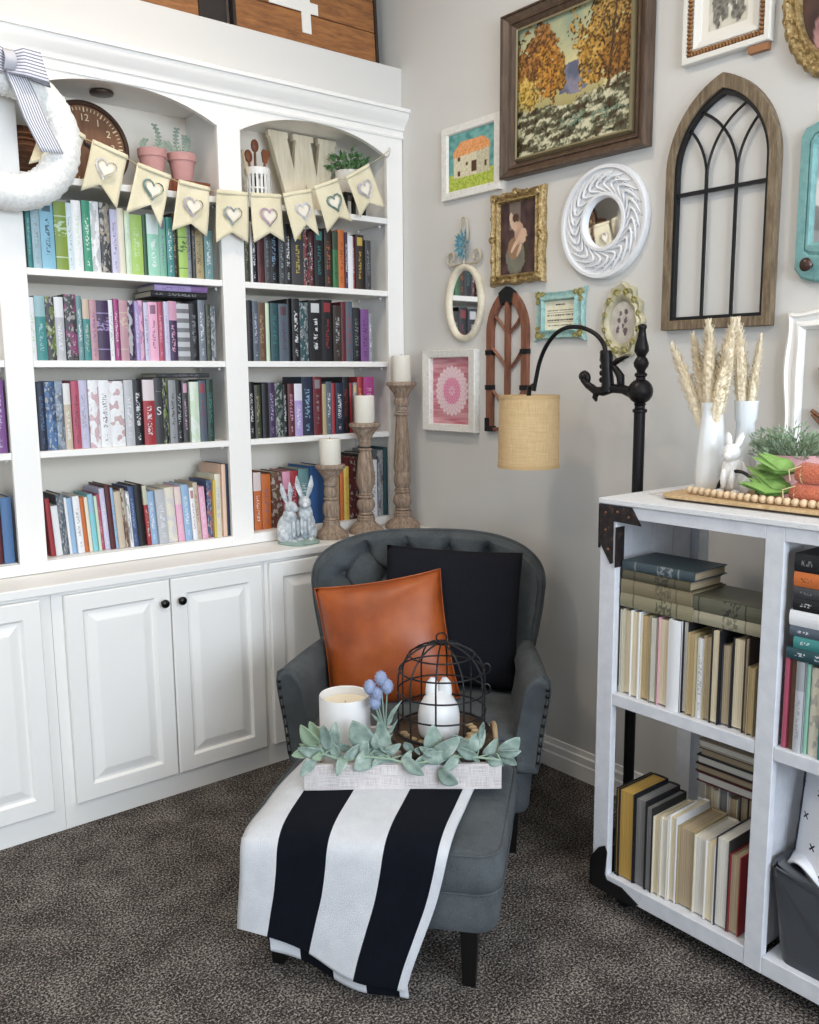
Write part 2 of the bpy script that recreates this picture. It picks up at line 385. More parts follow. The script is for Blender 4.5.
book_row([-1.481,-1.465,-1.443,-1.419,-1.41,-1.393,-1.37,-1.354,-1.341,-1.323,-1.313,-1.3,-1.281,-1.263,-1.253,-1.228,-1.215,-1.203,-1.183,-1.155,-1.139,-1.112,-1.075,-1.039,-1.013,-0.985,-0.966,-0.947,-0.923,-0.902,-0.891,-0.867,-0.850,-0.8365],
 'red|n,white|n||.17,slate|p|grey|.205,white|n,light blue|n,white|t|grey,orange|n||.19,cream|n,aqua|h|light blue,pale green|n,rose|t|pink,lavender|t|white|.215,maroon|n||.225,light blue|t|blue|.215,beige|n,brown|p|cream|.21,white|p|navy,denim|t|light blue|.215,black|n||.22,red|h|pale green|.215,light blue|t|white,silver|t|white|.195,cream|p|lavender|.2,pink|h|cream|.2,light blue|t|white|.205,white|f|red,beige|t|red|.21,pink|t|white,denim|p|orange|.215,yellow|n||.215,cream|t|light blue|.235,peach|n||.27,navy|n||.27',
 .857,.055,.195,'lowest row under clock','picture books and paperbacks on the lowest shelf under the clock',lean=radians(3.2),hv=.006,y1=.006)
book_row([-.841,-.8375],'navy|n||.22',.857,.20,.2,'x','x') if 0 else None
book_row([-0.733,-0.709,-0.7,-0.677,-0.648,-0.622,-0.587,-0.561,-0.532,-0.476,-0.449,-0.425,-0.379,-0.343,-0.315,-0.283,-0.269,-0.239,-0.229,-0.185,-0.156],
 'dark olive|t|tan,white|n,black|t|white,maroon|t|black,charcoal|t|grey,black|t|light blue,charcoal|t|pale blue,black|t|white|.225,charcoal|f|yellow|.215,black|p|red,maroon|t|white,black|f|teal|.222,dark brown|t|orange|.225,green|h|dark brown|.215,orange|t|dark brown|.225,dark purple|t|white,white|n,red|t|white,dark brown|f|yellow|.215,charcoal|t|grey|.195',
 1.792,.018,.21,'top row under wooden W','dark books on the top book shelf under the wooden W',hv=.008)
book_row([-0.731,-0.709,-0.683,-0.649,-0.632,-0.597,-0.554,-0.539,-0.503,-0.461,-0.397,-0.346,-0.305,-0.28,-0.246,-0.21,-0.167,-0.147],
 'black|t|maroon,slate|t|lavender,brown|t|tan,pale green|n,dark teal|t|teal,slate|f|maroon,black|n||.235,black|t|white|.238,dark teal|p|grey|.225,black|f|white|.235,black|f|red|.24,dark brown|t|silver|.22,dark red|t|black|.235,slate|t|red|.238,black|t|grey|.215,purple|t|black|.21,grey|t|white|.195',
 1.505,.018,.218,'second row under wooden W','dark books on the second book shelf under the wooden W',hv=.006)
book_row([-0.732,-0.709,-0.681,-0.651,-0.62,-0.584,-0.566,-0.535,-0.498,-0.447,-0.406,-0.387,-0.358,-0.341,-0.302,-0.267,-0.252,-0.232,-0.204,-0.148],
 'black|t|white,dark olive|t|tan,black|n,dark purple|t|lavender,dark green|p|grey,black|t|white,maroon|t|pink,lilac|h|white,navy|t|light blue|.23,dark red|f|grey|.23,tan|n,slate|t|white,red|n,navy|t|white,black|t|red|.228,red|n,grey|f|yellow,red|t|yellow|.228,magenta|t|pink|.228',
 1.215,.018,.208,'third row under wooden W','books on the third book shelf under the wooden W',hv=.008)
book_row([-0.711,-0.677,-0.635,-0.587,-0.552,-0.516,-0.466,-0.401,-0.378,-0.326,-0.307,-0.279,-0.235,-0.175,-0.135,-0.105,-0.084],
 'orange|h|white|.225,orange|t|blue|.215,brown|p|dark red|.22,rose|h|pink|.22,red|t|pink|.22,teal grey|t|white|.225,royal blue|n||.235,forest green|t|white,tan|t|brown,orange|n,yellow|t|orange,dark red|p|black|.26,charcoal|p|grey|.27,white|t|grey|.24,grey|p|black|.28,dark teal|n||.29',
 .857,.05,.22,'lowest row under wooden W','books on the lowest shelf behind the rabbit figurine and candlesticks',hv=.004,y1=.006)
book_row([-1.665,-1.64,-1.602],'dark purple|t|white|.235,purple|t|lavender|.23',1.215,.018,.23,'third shelf, far left bay','purple books at the left edge of the photo')
book_row([-1.70,-1.668,-1.635,-1.602],'dark red|t|silver|.24,maroon|t|silver|.24,blue|n||.215',.857,.03,.23,'lowest shelf, far left bay','dark red and blue books at the left edge of the photo')
# tall picture books leaning at the right end of the lowest row
for k,(x,w,h,cn,yy,lab) in enumerate(((-.868,.012,.275,'peach',.075,'tall thin peach-edged picture book near the right end of lowest row under clock'),(-.853,.014,.275,'navy',.08,'tall thin navy picture book at the right end of lowest row under clock'))):
    pass
# books lying across the rows
def lying(w,h,d,cn,st,ac,loc,rotz,label,group,pm=None,tilt=0):
    # book lies flat: spine faces -y (local), thickness w stacks up, height h runs along x
    o=make_book(w,h,d,get_bm(cn,st,ac),pm or PAGE)
    M=Matrix.Translation(loc)@Matrix.Rotation(rotz,4,'Z')@Matrix.Rotation(tilt,4,'Y')@Matrix(((0,0,1,0),(0,1,0,0),(-1,0,0,w),(0,0,0,1)))
    o.matrix_world=M; tag(o,label,'book',group); return o
lying(.022,.21,.15,'black','t','grey',(-1.10,.02,1.7225),0,'thick black book lying across the purple row under the clock','books lying on top of rows')
lying(.02,.2,.15,'lilac','h','purple',(-1.085,.025,1.7455),0,'lilac purple book lying on the black one above the purple row','books lying on top of rows')
lying(.016,.2,.14,'charcoal','t','grey',(-1.08,.05,1.446),0,'thin charcoal book lying across the black and white row under the clock','books lying on top of rows')
text_mesh('spine_lettering','S',.03,plain('#d8d8d8',.5),None,(0,0,0)) if 0 else None
# ---------------------------------------------------------------- gallery wall
RW=-pi/2
def wall_thing(name,label,cat,y,z,group=None,roll=0):
    k=.9975; y=-2.986+(y+2.986)*k; z=1.45+(z-1.45)*k
    o=thing(name,label,cat,(-.0008,y,z),RW,group)
    o.scale=(.966,1,.996)
    if roll: o.rotation_euler=(Matrix.Rotation(RW,3,'Z')@Matrix.Rotation(roll,3,'Y')).to_euler()
    return o
def rect(w,h): return [(-w/2,-h/2),(w/2,-h/2),(w/2,h/2),(-w/2,h/2)]
def molding(prof,outer,inner):
    # prof: (s from outer 0 to inner 1, y); outer/inner: matching outlines
    m=MB(); L=[]
    for s,y in prof: L.append([(o[0]+(i[0]-o[0])*s,y,o[1]+(i[1]-o[1])*s) for o,i in zip(outer,inner)])
    return m.loops(L,True)
def panel(name,fn,w,h,nx,nz,parent,y,oval=False,rough=.6,vn=(0,0),bump=0):
    # flat artwork: a fine grid coloured point by point
    me=bpy.data.meshes.new(name); vs=[];fs=[];cols=[]
    for j in range(nz+1):
        for i in range(nx+1):
            u,v=i/nx,j/nz; x=(u-.5)*w; z=(v-.5)*h
            if oval:
                a=u*2*pi; r=v; x=cos(a)*r*w/2; z=sin(a)*r*h/2
                cols.append(fn(.5+cos(a)*r/2,.5+sin(a)*r/2))
            else: cols.append(fn(u,v))
            vs.append((x,y,z))
    for j in range(nz):
        for i in range(nx): a=j*(nx+1)+i; fs.append((a,a+1,a+nx+2,a+nx+1))
    me.from_pydata(vs,[],fs); at=me.color_attributes.new('paint','FLOAT_COLOR','POINT')
    at.data.foreach_set('color',[c for p in cols for c in (p[0],p[1],p[2],1)])
    n=N('artwork'); q=n.n('ShaderNodeAttribute'); q.attribute_name='paint'
    bp=None
    if bump: bp=n.noise(n.coord(),220,3)
    me.materials.append(n.out(q.outputs[0],rough,0,bp,bump,.002,.3))
    o=bpy.data.objects.new(name,me); C.objects.link(o); o.parent=parent; return o
def H(h): return Vector(hexc(h)[:3])
def nz(x,y,s=1,o=0): return mnoise.noise(Vector((x*s+o,y*s-o*.7,o*1.3)))
def mixv(a,b,t): t=max(0,min(1,t)); return a*(1-t)+b*t
def seg_d(px,py,ax,ay,bx,by):
    dx,dy=bx-ax,by-ay; t=max(0,min(1,((px-ax)*dx+(py-ay)*dy)/(dx*dx+dy*dy+1e-9))); return hypot(px-ax-dx*t,py-ay-dy*t)

# --- autumn painting
def autumn(u,v):
    n1=nz(u,v,9,1); n2=nz(u,v,26,3); n3=nz(u,v,60,5); n4=nz(u,v,120,8)
    u0,v0=u,v; u=u+.012*n3+.02*n2; v=v+.012*n4+.016*nz(u,v,30,11)
    c=mixv(H('#d3c894'),H('#90a08a'),(v-.55)/.45+n1*.4+n2*.15)
    if v<.60 and u<.75: c=mixv(c,H('#9b8f5a'),(.60-v)*3)
    if ((u-.50)/.17)**2+((v-.51)/.12)**2<1+n2*.4: c=mixv(H('#5f6478'),H('#8a8797'),.5+n1+n2*.5)
    def tree(cx,cz,rx,rz,a,b,d):
        nonlocal c
        q=((u-cx)/rx)**2+((v-cz)/rz)**2
        if q<1+n1*.9+n2*.9+n3*.5:
            c=mixv(mixv(H(a),H(b),.5+n2*1.3+n4*.5),H(d),.30+n3*1.6-n1*.6+n4*.8+(.35 if q>.8 else 0)*n3)
    tree(.33,.56,.10,.20,'#8f6226','#c79440','#4f3a18')
    tree(.17,.70,.19,.30,'#8c5a2e','#bd8848','#4a3420')
    tree(.24,.60,.12,.2,'#a86a28','#d09a46','#553a1a')
    tree(.82,.82,.27,.30,'#937036','#c49f58','#3d2c1a')
    tree(.66,.64,.13,.22,'#a3762e','#d4ab5a','#503a1c')
    tree(.90,.52,.17,.26,'#744c22','#a97836','#2f2012')
    tree(.10,.47,.12,.13,'#c19c44','#e3c46e','#6f5524')
    gl=.40+.05*n1+.06*max(0,u-.5)-.05*(1-abs(2*u-1))
    if v<gl+.02*n3:
        w=u*1.3+v*.5; s=nz(w*4,v*17-u*4,1.6,7)+.6*nz(w*10,v*36-u*9,1.5,9)+.35*n3
        c=mixv(H('#3b3626'),H('#7c7d62'),.5+s*1.1)
        if s>.14: c=mixv(H('#8f8f74'),H('#d3ceaf'),(s-.14)*3.2)
        if s<-.30: c=mixv(H('#2b2015'),H('#54432a'),.5+n2)
        if .16<v<.24 and u>.4 and -.2<s<.05: c=mixv(H('#64826f'),H('#90a48c'),.5+n2)
    u,v=u0,v0
    for a in ((.79,.36,.85,.98,.010),(.83,.42,.70,.62,.005),(.83,.55,.95,.85,.005),(.84,.62,.76,.9,.004),(.86,.36,.88,.66,.005),(.93,.38,.95,.8,.004),(.16,.40,.15,.62,.003),(.22,.4,.23,.62,.0025),(.30,.40,.31,.6,.003)):
        if seg_d(u,v,*a[:4])<a[4]*(1+n2+n3): c=mixv(H('#2f2014'),H('#5a4228'),.5+n3)
    return c
def painting():
    t=wall_thing('framed_painting','large autumn landscape painting in a wide dark wood frame','painting',-.905,2.41)
    W,Hh=.645,.545
    o=rect(W,Hh); i=rect(W-.122,Hh-.104)
    pr=[(0,0),(0,-.034),(.06,-.042),(.16,-.042),(.2,-.036),(.55,-.026),(.6,-.031),(.68,-.031),(.72,-.024),(1,-.012),(1,-.004)]
    molding(pr,o,i).build('frame',wood('frame_wood','#3c2c20','#665140',(1,1,1),.4,10),t)
    i2=rect(W-.155,Hh-.135)
    molding([(0,-.027),(.4,-.029),(1,-.014)],rect(W-.200,Hh-.178),rect(W-.162,Hh-.142)).build('gilt_liner',plain('#8f7a50',.4,.4,bump=.3),t) if 0 else None
    molding([(0,-.0245),(.5,-.027),(1,-.014)],rect(W-.150,Hh-.128),rect(W-.122,Hh-.104)).build('gilt_liner',plain('#8c8060',.5,.2,bump=.3),t)
    panel('canvas',autumn,W-.128,Hh-.108,240,205,t,-.011,bump=.5,rough=.5)
    return t
painting()

# --- small barn picture in a chipped white frame
def barn(u,v):
    n1=nz(u,v,12,2); n2=nz(u,v,35,4)
    c=mixv(H('#4a8a88'),H('#7ab0ab'),.5+n1)
    if v<.3: c=mixv(H('#8ea838'),H('#c7cf62'),.5+n2*1.4)
    if .12<u<.88 and .22<v<.68: c=mixv(H('#cfc6a8'),H('#e6ddc0'),.5+n2)
    if .62<u<.88 and .22<v<.72: c=mixv(H('#b5ae96'),H('#d8d0b4'),.5+n2)
    rt=.83-.9*max(0,abs(u-.52)-.25)
    if .60+.06*(u-.5)<v<rt and .1<u<.9: c=mixv(H('#d98a4e'),H('#efb27c'),.5+n2)
    for a,b,e,f in ((.5,.62,.28,.46),(.2,.26,.5,.58),(.2,.26,.25,.33),(.78,.83,.32,.42),(.38,.43,.4,.47)):
        if a<u<b and e<v<f: c=H('#5a3b2a')
    return c
n=N('chipped_white'); x=n.noise(n.coord(),70,5,.7); chip=n.out(n.ramp(x,[(.28,'#9a8f82'),(.36,'#dcd9d2'),(.6,'#e9e7e2')]),.7,0,x,.4,.002)
t=wall_thing('framed_picture','small picture of an orange roofed barn in chipped white frame','picture',-.413,2.247)
molding([(0,0),(0,-.014),(.06,-.018),(.85,-.018),(1,-.012),(1,-.003)],rect(.33,.268),rect(.258,.206)).build('frame',chip,t)
panel('print',barn,.262,.21,90,70,t,-.009)

# --- ornate gilt portrait
def ornate_rect(w,h,n=120,amp=.008,k=14,corner=.012):
    o=[];per=[]
    for i in range(n):
        t=i/n*4; s=int(t); f=t-s
        if s==0: x,z=-w/2+w*f,-h/2
        elif s==1: x,z=w/2,-h/2+h*f
        elif s==2: x,z=w/2-w*f,h/2
        else: x,z=-w/2,h/2-h*f
        d=corner*(abs(2*f-1)**6)+amp*(.5+.5*cos(2*pi*f*k/4+pi))*(1-abs(2*f-1)**4)+amp*.9*exp(-((f-.5)/.07)**2)
        L=hypot(x/w,z/h); o.append((x*(1+d/abs(w/2)),z*(1+d/abs(h/2))))
    return o
def rect_n(w,h,n=120):
    o=[]
    for i in range(n):
        t=i/n*4; s=int(t); f=t-s
        o.append([(-w/2+w*f,-h/2),(w/2,-h/2+h*f),(w/2-w*f,h/2),(-w/2,h/2-h*f)][s])
    return o
n=N('gilt'); x=n.noise(n.coord(),90,5,.7); gilt=n.out(n.ramp(x,[(.3,'#6a5433'),(.5,'#a98f5f'),(.7,'#d6c294')]),.42,.55,x,.8,.004)
def scrolls(parent,pts,r,mat,name='scroll_ornament'):
    for (x,z,y,s) in pts:
        m=MB(); m.ball((x,y,z),(r*s,r*.6*s,r*s),8,6)
        p=[(x+cos(a)*r*1.6*s*(1-a/9),y-.001,z+sin(a)*r*1.6*s*(1-a/9)) for a in [k*.5 for k in range(12)]]
        m.tube(p,r*.3*s,5); m.build(name,mat,parent,smooth=True)
    return None
def lady(u,v):
    n1=nz(u,v,7,3); n2=nz(u,v,20,6)
    c=mixv(H('#3a2a2c'),H('#57413f'),.5+n1)
    if .25<u<.55 and v>.62: c=mixv(c,H('#8b7f74'),.6)
    def el(cx,cz,rx,rz,col,a=0):
        nonlocal c
        du,dv=u-cx,v-cz; x=du*cos(a)+dv*sin(a); y=-du*sin(a)+dv*cos(a)
        if (x/rx)**2+(y/rz)**2<1+n2*.25: c=mixv(H(col),H(col)*.75,.3+n1)
    el(.42,.24,.26,.24,'#7c7a6c'); el(.38,.36,.18,.15,'#9a7a60')
    el(.52,.56,.13,.16,'#c9a58c',.3); el(.62,.52,.12,.10,'#d6b69c')
    el(.44,.44,.20,.035,'#dcbba0',.75); el(.52,.33,.11,.035,'#dcbba0',.9)
    el(.36,.72,.085,.085,'#e0c4ac'); el(.30,.79,.05,.07,'#d8bca6'); el(.42,.78,.09,.06,'#5a3c30')
    el(.40,.65,.05,.06,'#d4b49c'); el(.72,.30,.05,.2,'#4a4030')
    return c
t=wall_thing('framed_portrait','ornate gold framed portrait of a seated figure on dark ground','painting',-.662,1.932)
W,Hh=.256,.315
molding([(0,0),(0,-.016),(.08,-.026),(.3,-.03),(.5,-.02),(.62,-.018),(.75,-.026),(.85,-.026),(1,-.012),(1,-.003)],ornate_rect(W,Hh,amp=.005,corner=.007),rect_n(.184,.248)).build('frame',gilt,t,smooth=60)
scrolls(t,[(sx*.112,sz*.142,-.03,.9) for sx in(-1,1) for sz in(-1,1)]+[(0,.152,-.03,.9),(0,-.152,-.03,.9),(-.121,0,-.03,.8),(.121,0,-.03,.8),(.06,.15,-.03,.5),(-.06,.15,-.03,.5),(.06,-.15,-.03,.5),(-.06,-.15,-.03,.5),(.12,.075,-.03,.5),(.12,-.075,-.03,.5),(-.12,.075,-.03,.5),(-.12,-.075,-.03,.5)],.012,gilt)
panel('print',lady,.188,.252,70,90,t,-.009,rough=.35)

# --- round carved mirror
mirror=N('mirror').out(hexc('#f2f2f2'),.03,1)
def ell(a,b,n=96,ph=0): return [(a*cos(2*pi*i/n),b*sin(2*pi*i/n)) for i in range(n)]
t=wall_thing('round_mirror','round mirror in a white frame carved with looping vines','mirror',-1.046,1.935)
cw=plain('#e3e4e6',.5)
molding([(0,0),(0,-.014),(.04,-.022),(.13,-.022),(.17,-.013),(.82,-.013),(.85,-.022),(.94,-.022),(1,-.014),(1,-.004)],ell(.181,.181),ell(.076,.076)).build('frame',cw,t,smooth=40)
m=MB()
for k in range(24):
    a0=2*pi*k/24
    p=[]
    for j in range(13):
        s=j/12; r=.090+.070*s; a=a0+.36*sin(s*pi*1.4)+.35*s; p.append((r*cos(a),-.015-.004*sin(pi*s),r*sin(a)))
    m.tube(p,[.0032*(.5+sin(pi*j/12)) for j in range(13)],6)
    p=[]
    for j in range(9):
        b=j/8*2*pi*.8; r=.012*(1-j/12); cx=.133*cos(a0+.62); cz=.133*sin(a0+.62); p.append((cx+r*cos(b+a0),-.016,cz+r*sin(b+a0)))
    m.tube(p,.003,5)
m.build('carved_vines',cw,t,smooth=True)
m=MB(); m.lathe([(0,-.006),(.088,-.006),(.088,-.003),(0,-.003)],seg=64,M=Matrix.Rotation(pi/2,3,'X')); m.v=[(x,-abs(y),z) for x,y,z in m.v]; m.build('mirror_glass',mirror,t)

# --- oval wire mirror with teal flower
cream=plain('#d8cfba',.5,vary=.12,bump=.2)
t=wall_thing('oval_mirror','small oval mirror in cream metal frame under a teal flower','mirror',-.376,1.722)
def egg(a,b,n=80): return [(a*cos(2*pi*i/n),b*sin(2*pi*i/n)) for i in range(n)]
molding([(0,0),(0,-.01),(.15,-.018),(.5,-.021),(.85,-.016),(1,-.008),(1,-.002)],egg(.112,.148),egg(.080,.122)).build('frame',cream,t,smooth=60)
m=MB(); m.loops([[(x,-.006,z) for x,z in egg(.083,.125)],[(x,-.004,z) for x,z in egg(.083,.125)]],True,True,True); m.build('mirror_glass',mirror,t)
m=MB()
for s in(-1,1):
    p=[(s*.012,-.012,.148)]
    for j in range(16):
        a=-.5*pi+ (j/15)*2*pi*.95; r=.028*(1-.5*j/15); p.append((s*(.072+r*cos(a)*1.0),-.012,.172+r*sin(a)))
    m.tube(p,.0045,6)
p=[(.024*sin(a)*(1.0),-.012,.262+.058*-cos(a)) for a in [2*pi*k/20 for k in range(21)]]
m.tube(p,.0035,6); m.tube([(0,-.012,.145),(0,-.012,.205)],.004,6)
m.build('wire_scrolls',plain('#bfb5a0',.5,.3),t,smooth=True)
m=MB()
for k in range(26):
    a=k*2.4; r=.010+.0011*k*1.0; l=.022
    c=Vector((r*cos(a)*.8,-.016-.012*(1-k/26),.218+r*sin(a)*1.25)); d=Vector((cos(a),-.35,sin(a)*1.2)).normalized()
    s=d.cross(Vector((0,1,0))).normalized()*.007
    m.add([c-d*.006,c+s,c+d*l,c-s],[(0,1,2,3)])
m.ball((0,-.03,.218),.007,8,6)
m.build('fabric_flower',fabric('teal_fabric','#3f7f94','#7fb0bb',200),t,solid=.0015)

# --- pink doily print in white frame
def doily(u,v):
    x,z=(u-.5)*.235,(v-.5)*.265; r=hypot(x,z*1.0); a=atan2(z,x)
    c=mixv(H('#c0727f'),H('#d9a3aa'),.5+nz(u*3,v*40,1,2)*1.2)
    if r<.095+.004*cos(a*24): c=mixv(H('#f3dfe2'),H('#e7bcc6'),.5+.5*cos(a*24)*sin(r*260))
    if r<.052+.003*cos(a*16): c=mixv(H('#dc6f97'),H('#efb3c8'),.5+.5*cos(a*16)*sin(r*300))
    if r<.018: c=mixv(H('#f5dde6'),H('#dc7ba0'),.5+.5*cos(a*8))
    return c
t=wall_thing('framed_print','pink doily print in a white wooden frame, lowest on the left','picture',-.30,1.385)
molding([(0,0),(0,-.026),(.08,-.03),(.9,-.026),(1,-.022),(1,-.004)],rect(.322,.322),rect(.236,.262)).build('frame',chip,t)
panel('print',doily,.24,.266,90,100,t,-.006)

# --- leaf shaped wooden arch
t=wall_thing('wooden_arch','reddish wooden pointed arch with leaf-vein slats and black iron clips','wall decoration',-.612,1.50)
rw=wood('red_wood','#603a2a','#935f48',rough=.55,ns=10)
def arch_pts(hw,zs,za,n=14):
    h=za-zs; R=(hw*hw+h*h)/(2*hw); L=[]
    th=atan2(h,R-hw) 
    Lft=[(R-hw-R*cos(th*i/n),zs+R*sin(th*i/n)) for i in range(n+1)]
    return Lft+[(-x,z) for x,z in Lft[::-1][1:]]
A=arch_pts(.108,.10,.262); B=arch_pts(.078,.10,.222)
o=[(-.108,-.25)]+A+[(.108,-.25)]; i=[(-.078,-.25)]+B+[(.078,-.25)]
m=MB(); 
L=[[(p[0],y,p[1]) for p in q] for q,y in ((o,0),(o,-.018),(i,-.018),(i,0))]
m.loops(L,closed=False,ring=True)
m.box(-.108,.108,-.018,0,-.262,-.25); m.build('frame',rw,t)
m=MB(); m.box(-.011,.011,-.0155,-.002,-.25,.232); m.build('center_slat',rw,t)
for z0 in (-.185,-.03,.10):
    for s in(-1,1):
        p=[]; 
        for j in range(9):
            k=j/8; p.append((s*(.008+.074*k),-.009,z0+.075*k**(1.4 if s>0 else .8)))
        mm=MB(); mm.tube(p,.0075,4); mm.build('vein_slat',rw,t)
for x in(-.093,.093):
    for z in(-.10,.03): m=MB(); m.box(x-.018,x+.018,-.021,0,z-.009,z+.009); m.build('iron_clip',DARK,t)
for s in(-1,1): m=MB(); m.prism([(s*.112,-.266),(s*.07,-.266),(s*.07,-.245),(s*.09,-.245),(s*.09,-.215),(s*.112,-.215)],-.021,0); m.build('iron_clip',DARK,t)
m=MB()
a1=arch_pts(.111,.10,.266); a2=arch_pts(.075,.10,.216)
q1=a1[11:18]; q2=a2[11:18]
m.loops([[(p[0],-.022,p[1]) for p in q1],[(p[0],-.022,p[1]) for p in q2],[(p[0],0,p[1]) for p in q2],[(p[0],0,p[1]) for p in q1]],closed=False,ring=True)
m.build('iron_clip',DARK,t)

# --- teal ornate frame with writing
def script(u,v):
    c=mixv(H('#e3dcc0'),H('#efe9d3'),.5+nz(u,v,6,3))
    for k,(zz,l) in enumerate(((.85,.3),(.66,.42),(.5,.42),(.33,.42),(.16,.38))):
        if abs(v-zz)<(.028 if k==0 else .02) and abs(u-.5)<l*(.5 if k==0 else 1) and nz(u*60,k*7,1,3)>-.15: c=H('#5a5548')
        if k in(1,3) and abs(v-zz+.07)<.009 and abs(u-.5)<.42: c=H('#8a7f60')
    return c
t=wall_thing('framed_verse','small turquoise ornate frame with gold corners around lines of script','picture',-.864,1.650,roll=0)
n=N('teal_paint'); x=n.noise(n.coord(),60,5,.7); tealm=n.out(n.ramp(x,[(.3,'#6f9b97'),(.6,'#9bbdb8')]),.5,0,x,.4,.003)
n=N('antique_gold'); x=n.noise(n.coord(),110,5,.7); agold=n.out(n.ramp(x,[(.3,'#6a6238'),(.5,'#a39a5e'),(.7,'#c9c08a')]),.5,.4,x,.9,.005)
molding([(0,0),(0,-.012),(.12,-.018),(.35,-.014),(.6,-.018),(.85,-.024),(1,-.014),(1,-.003)],ornate_rect(.212,.152,corner=.014,amp=.005,k=8),rect_n(.142,.098)).build('frame',tealm,t,smooth=60)
scrolls(t,[(sx*(.098+dx),sz*(.068+dz),-.016,s) for sx in(-1,1) for sz in(-1,1) for dx,dz,s in((0,0,1.1),(-.022,.004,.7),(.003,-.022,.7))],.010,agold,'gold_corner')
panel('verse_paper',script,.146,.102,100,60,t,-.008)

# --- small oval antique frame with rose print
t=wall_thing('oval_picture','small oval antique cream and gold frame with faded rose print','picture',-1.130,1.612)
def oo(a,b,n=96,amp=.006,k=12): 
    o=[]
    for i in range(n):
        q=2*pi*i/n; d=amp*cos(k*q)+.012*exp(-((sin(q)-1)/.15)**2)+.008*exp(-((sin(q)+1)/.12)**2)
        o.append(((a+d)*cos(q),(b+d)*sin(q)))
    return o
agc=plain('#b9b295',.5,.15,bump=.6,bscale=120,vary=.25)
molding([(0,0),(0,-.012),(.15,-.02),(.4,-.014),(.6,-.022),(.8,-.018),(1,-.01),(1,-.003)],oo(.084,.112),ell(.052,.068)).build('frame',agc,t,smooth=60)
scrolls(t,[(.07*cos(a),.094*sin(a),-.018,.7+.4*abs(sin(a))) for a in [2*pi*k/12+.26 for k in range(12)]],.009,agold)
def roses(u,v):
    c=mixv(H('#b8b2a8'),H('#cdc6bd'),.5+nz(u,v,6,1))
    for a,b,r in((.4,.7,.07),(.62,.74,.08),(.35,.55,.08),(.6,.55,.09),(.3,.33,.1),(.6,.3,.12),(.5,.42,.06)):
        d=hypot(u-a,(v-b))-r*(.7+.5*nz(u,v,20,2))
        if d<0: c=mixv(H('#4f4348'),H('#7d6a70'),.5+nz(u,v,40,4))
    return c
panel('print',roses,.108,.14,48,24,t,-.006,oval=True)

# --- tall gothic window frame
t=wall_thing('gothic_window_frame','tall weathered wood pointed-arch window frame with thin black iron tracery','wall decoration',-1.470,1.578)
n=N('weathered_wood'); x=n.noise(n.coord('Object',(9,9,1.4)),10,6,.7); ww=n.out(n.ramp(x,[(.3,'#4f4335'),(.5,'#74634d'),(.72,'#93846c')]),.75,0,x,.5,.003)
hw=.184; zs=.455; za=.708
def full(hw_,za_,zb,n=16): return [(-hw_,zb)]+arch_pts(hw_,zs,za_,n)+[(hw_,zb)]
O_=full(hw,za,0); I_=full(hw-.027,za-.042,.028)
m=MB(); L=[[(p[0],y,p[1]) for p in q] for q,y in ((O_,0),(O_,-.03),(I_,-.03),(I_,0))]
m.loops(L,closed=True,ring=True); m.build('frame',ww,t,bevel=.002)
J_=full(hw-.0275,za-.0425,.0285); K_=full(hw-.037,za-.057,.038)
m=MB(); L=[[(p[0],y,p[1]) for p in q] for q,y in ((J_,-.003),(J_,-.022),(K_,-.022),(K_,-.003))]
m.loops(L,closed=True,ring=True)
hi=hw-.034; hgt=za-.052-zs; R=(hi*hi+hgt*hgt)/(2*hi)
zb=.395
def inside(x,z):
    if z<zs: return abs(x)<hi
    return (abs(x)+R-hi)**2+(z-zs)**2<R*R
for x1 in (-hi/3,hi/3):
    m.box(x1-.004,x1+.004,-.017,-.009,.036,zs)
    for s in(-1,1):
        p=[]
        for k in range(60):
            th=k/59*1.5; x=x1+s*(R-R*cos(th)); z=zs-.03+R*sin(th)
            if not inside(x,z): break
            p.append((x,-.013,z))
        m.tube(p,.0045,6)
m.box(-hi,hi,-.018,-.008,zb-.0055,zb+.0055)
m.build('iron_tracery',DARK,t)

# --- bead-edged photo, top
def photo(u,v):
    c=H('#e9e5da')
    if .14<u<.86 and .1<v<.9:
        n1=nz(u,v,10,2); c=mixv(H('#d9d4c4'),H('#c4beac'),.5+n1)
        for a,b,r,q in((.3,.42,.09,.26),(.44,.5,.1,.34),(.6,.5,.08,.3),(.72,.46,.1,.3)):
            if ((u-a)/r)**2+((v-b)/q)**2<1+n1: c=mixv(H('#55524c'),H('#8f8b80'),.5+nz(u,v,22,5))
            if hypot(u-a,v-b-q)<.05: c=H('#77726a')
    return c
t=wall_thing('framed_photograph','old group photograph in white frame edged with brown wooden beads','picture',-1.465,2.49)
molding([(0,0),(0,-.02),(.05,-.024),(.3,-.024),(.34,-.016),(.62,-.016),(.66,-.02),(1,-.012),(1,-.003)],rect(.285,.31),rect(.17,.195)).build('frame',plain('#e4e1d9',.5,bump=.2),t)
m=MB(); bw=wood('bead_brown','#6b4427','#a5743f',ns=20)
W2,H2=.234,.259
k=24
for s in(-1,1):
    for j in range(k): m.ball((s*W2/2,-.02,-H2/2+H2*j/(k-1)),(.009,.007,.0054),8,6)
    for j in range(1,k-2): m.ball((-W2/2+W2*j/(k-2),-.02,s*H2/2),(.0054,.007,.009),8,6)
m.build('bead_border',bw,t,smooth=True)
panel('photo',photo,.175,.2,60,60,t,-.008)
m=MB(); m.box(.075,.135,-.018,0,-.175,-.1565); m.build('wooden_stand',plain('#9a6a45',.6),t)

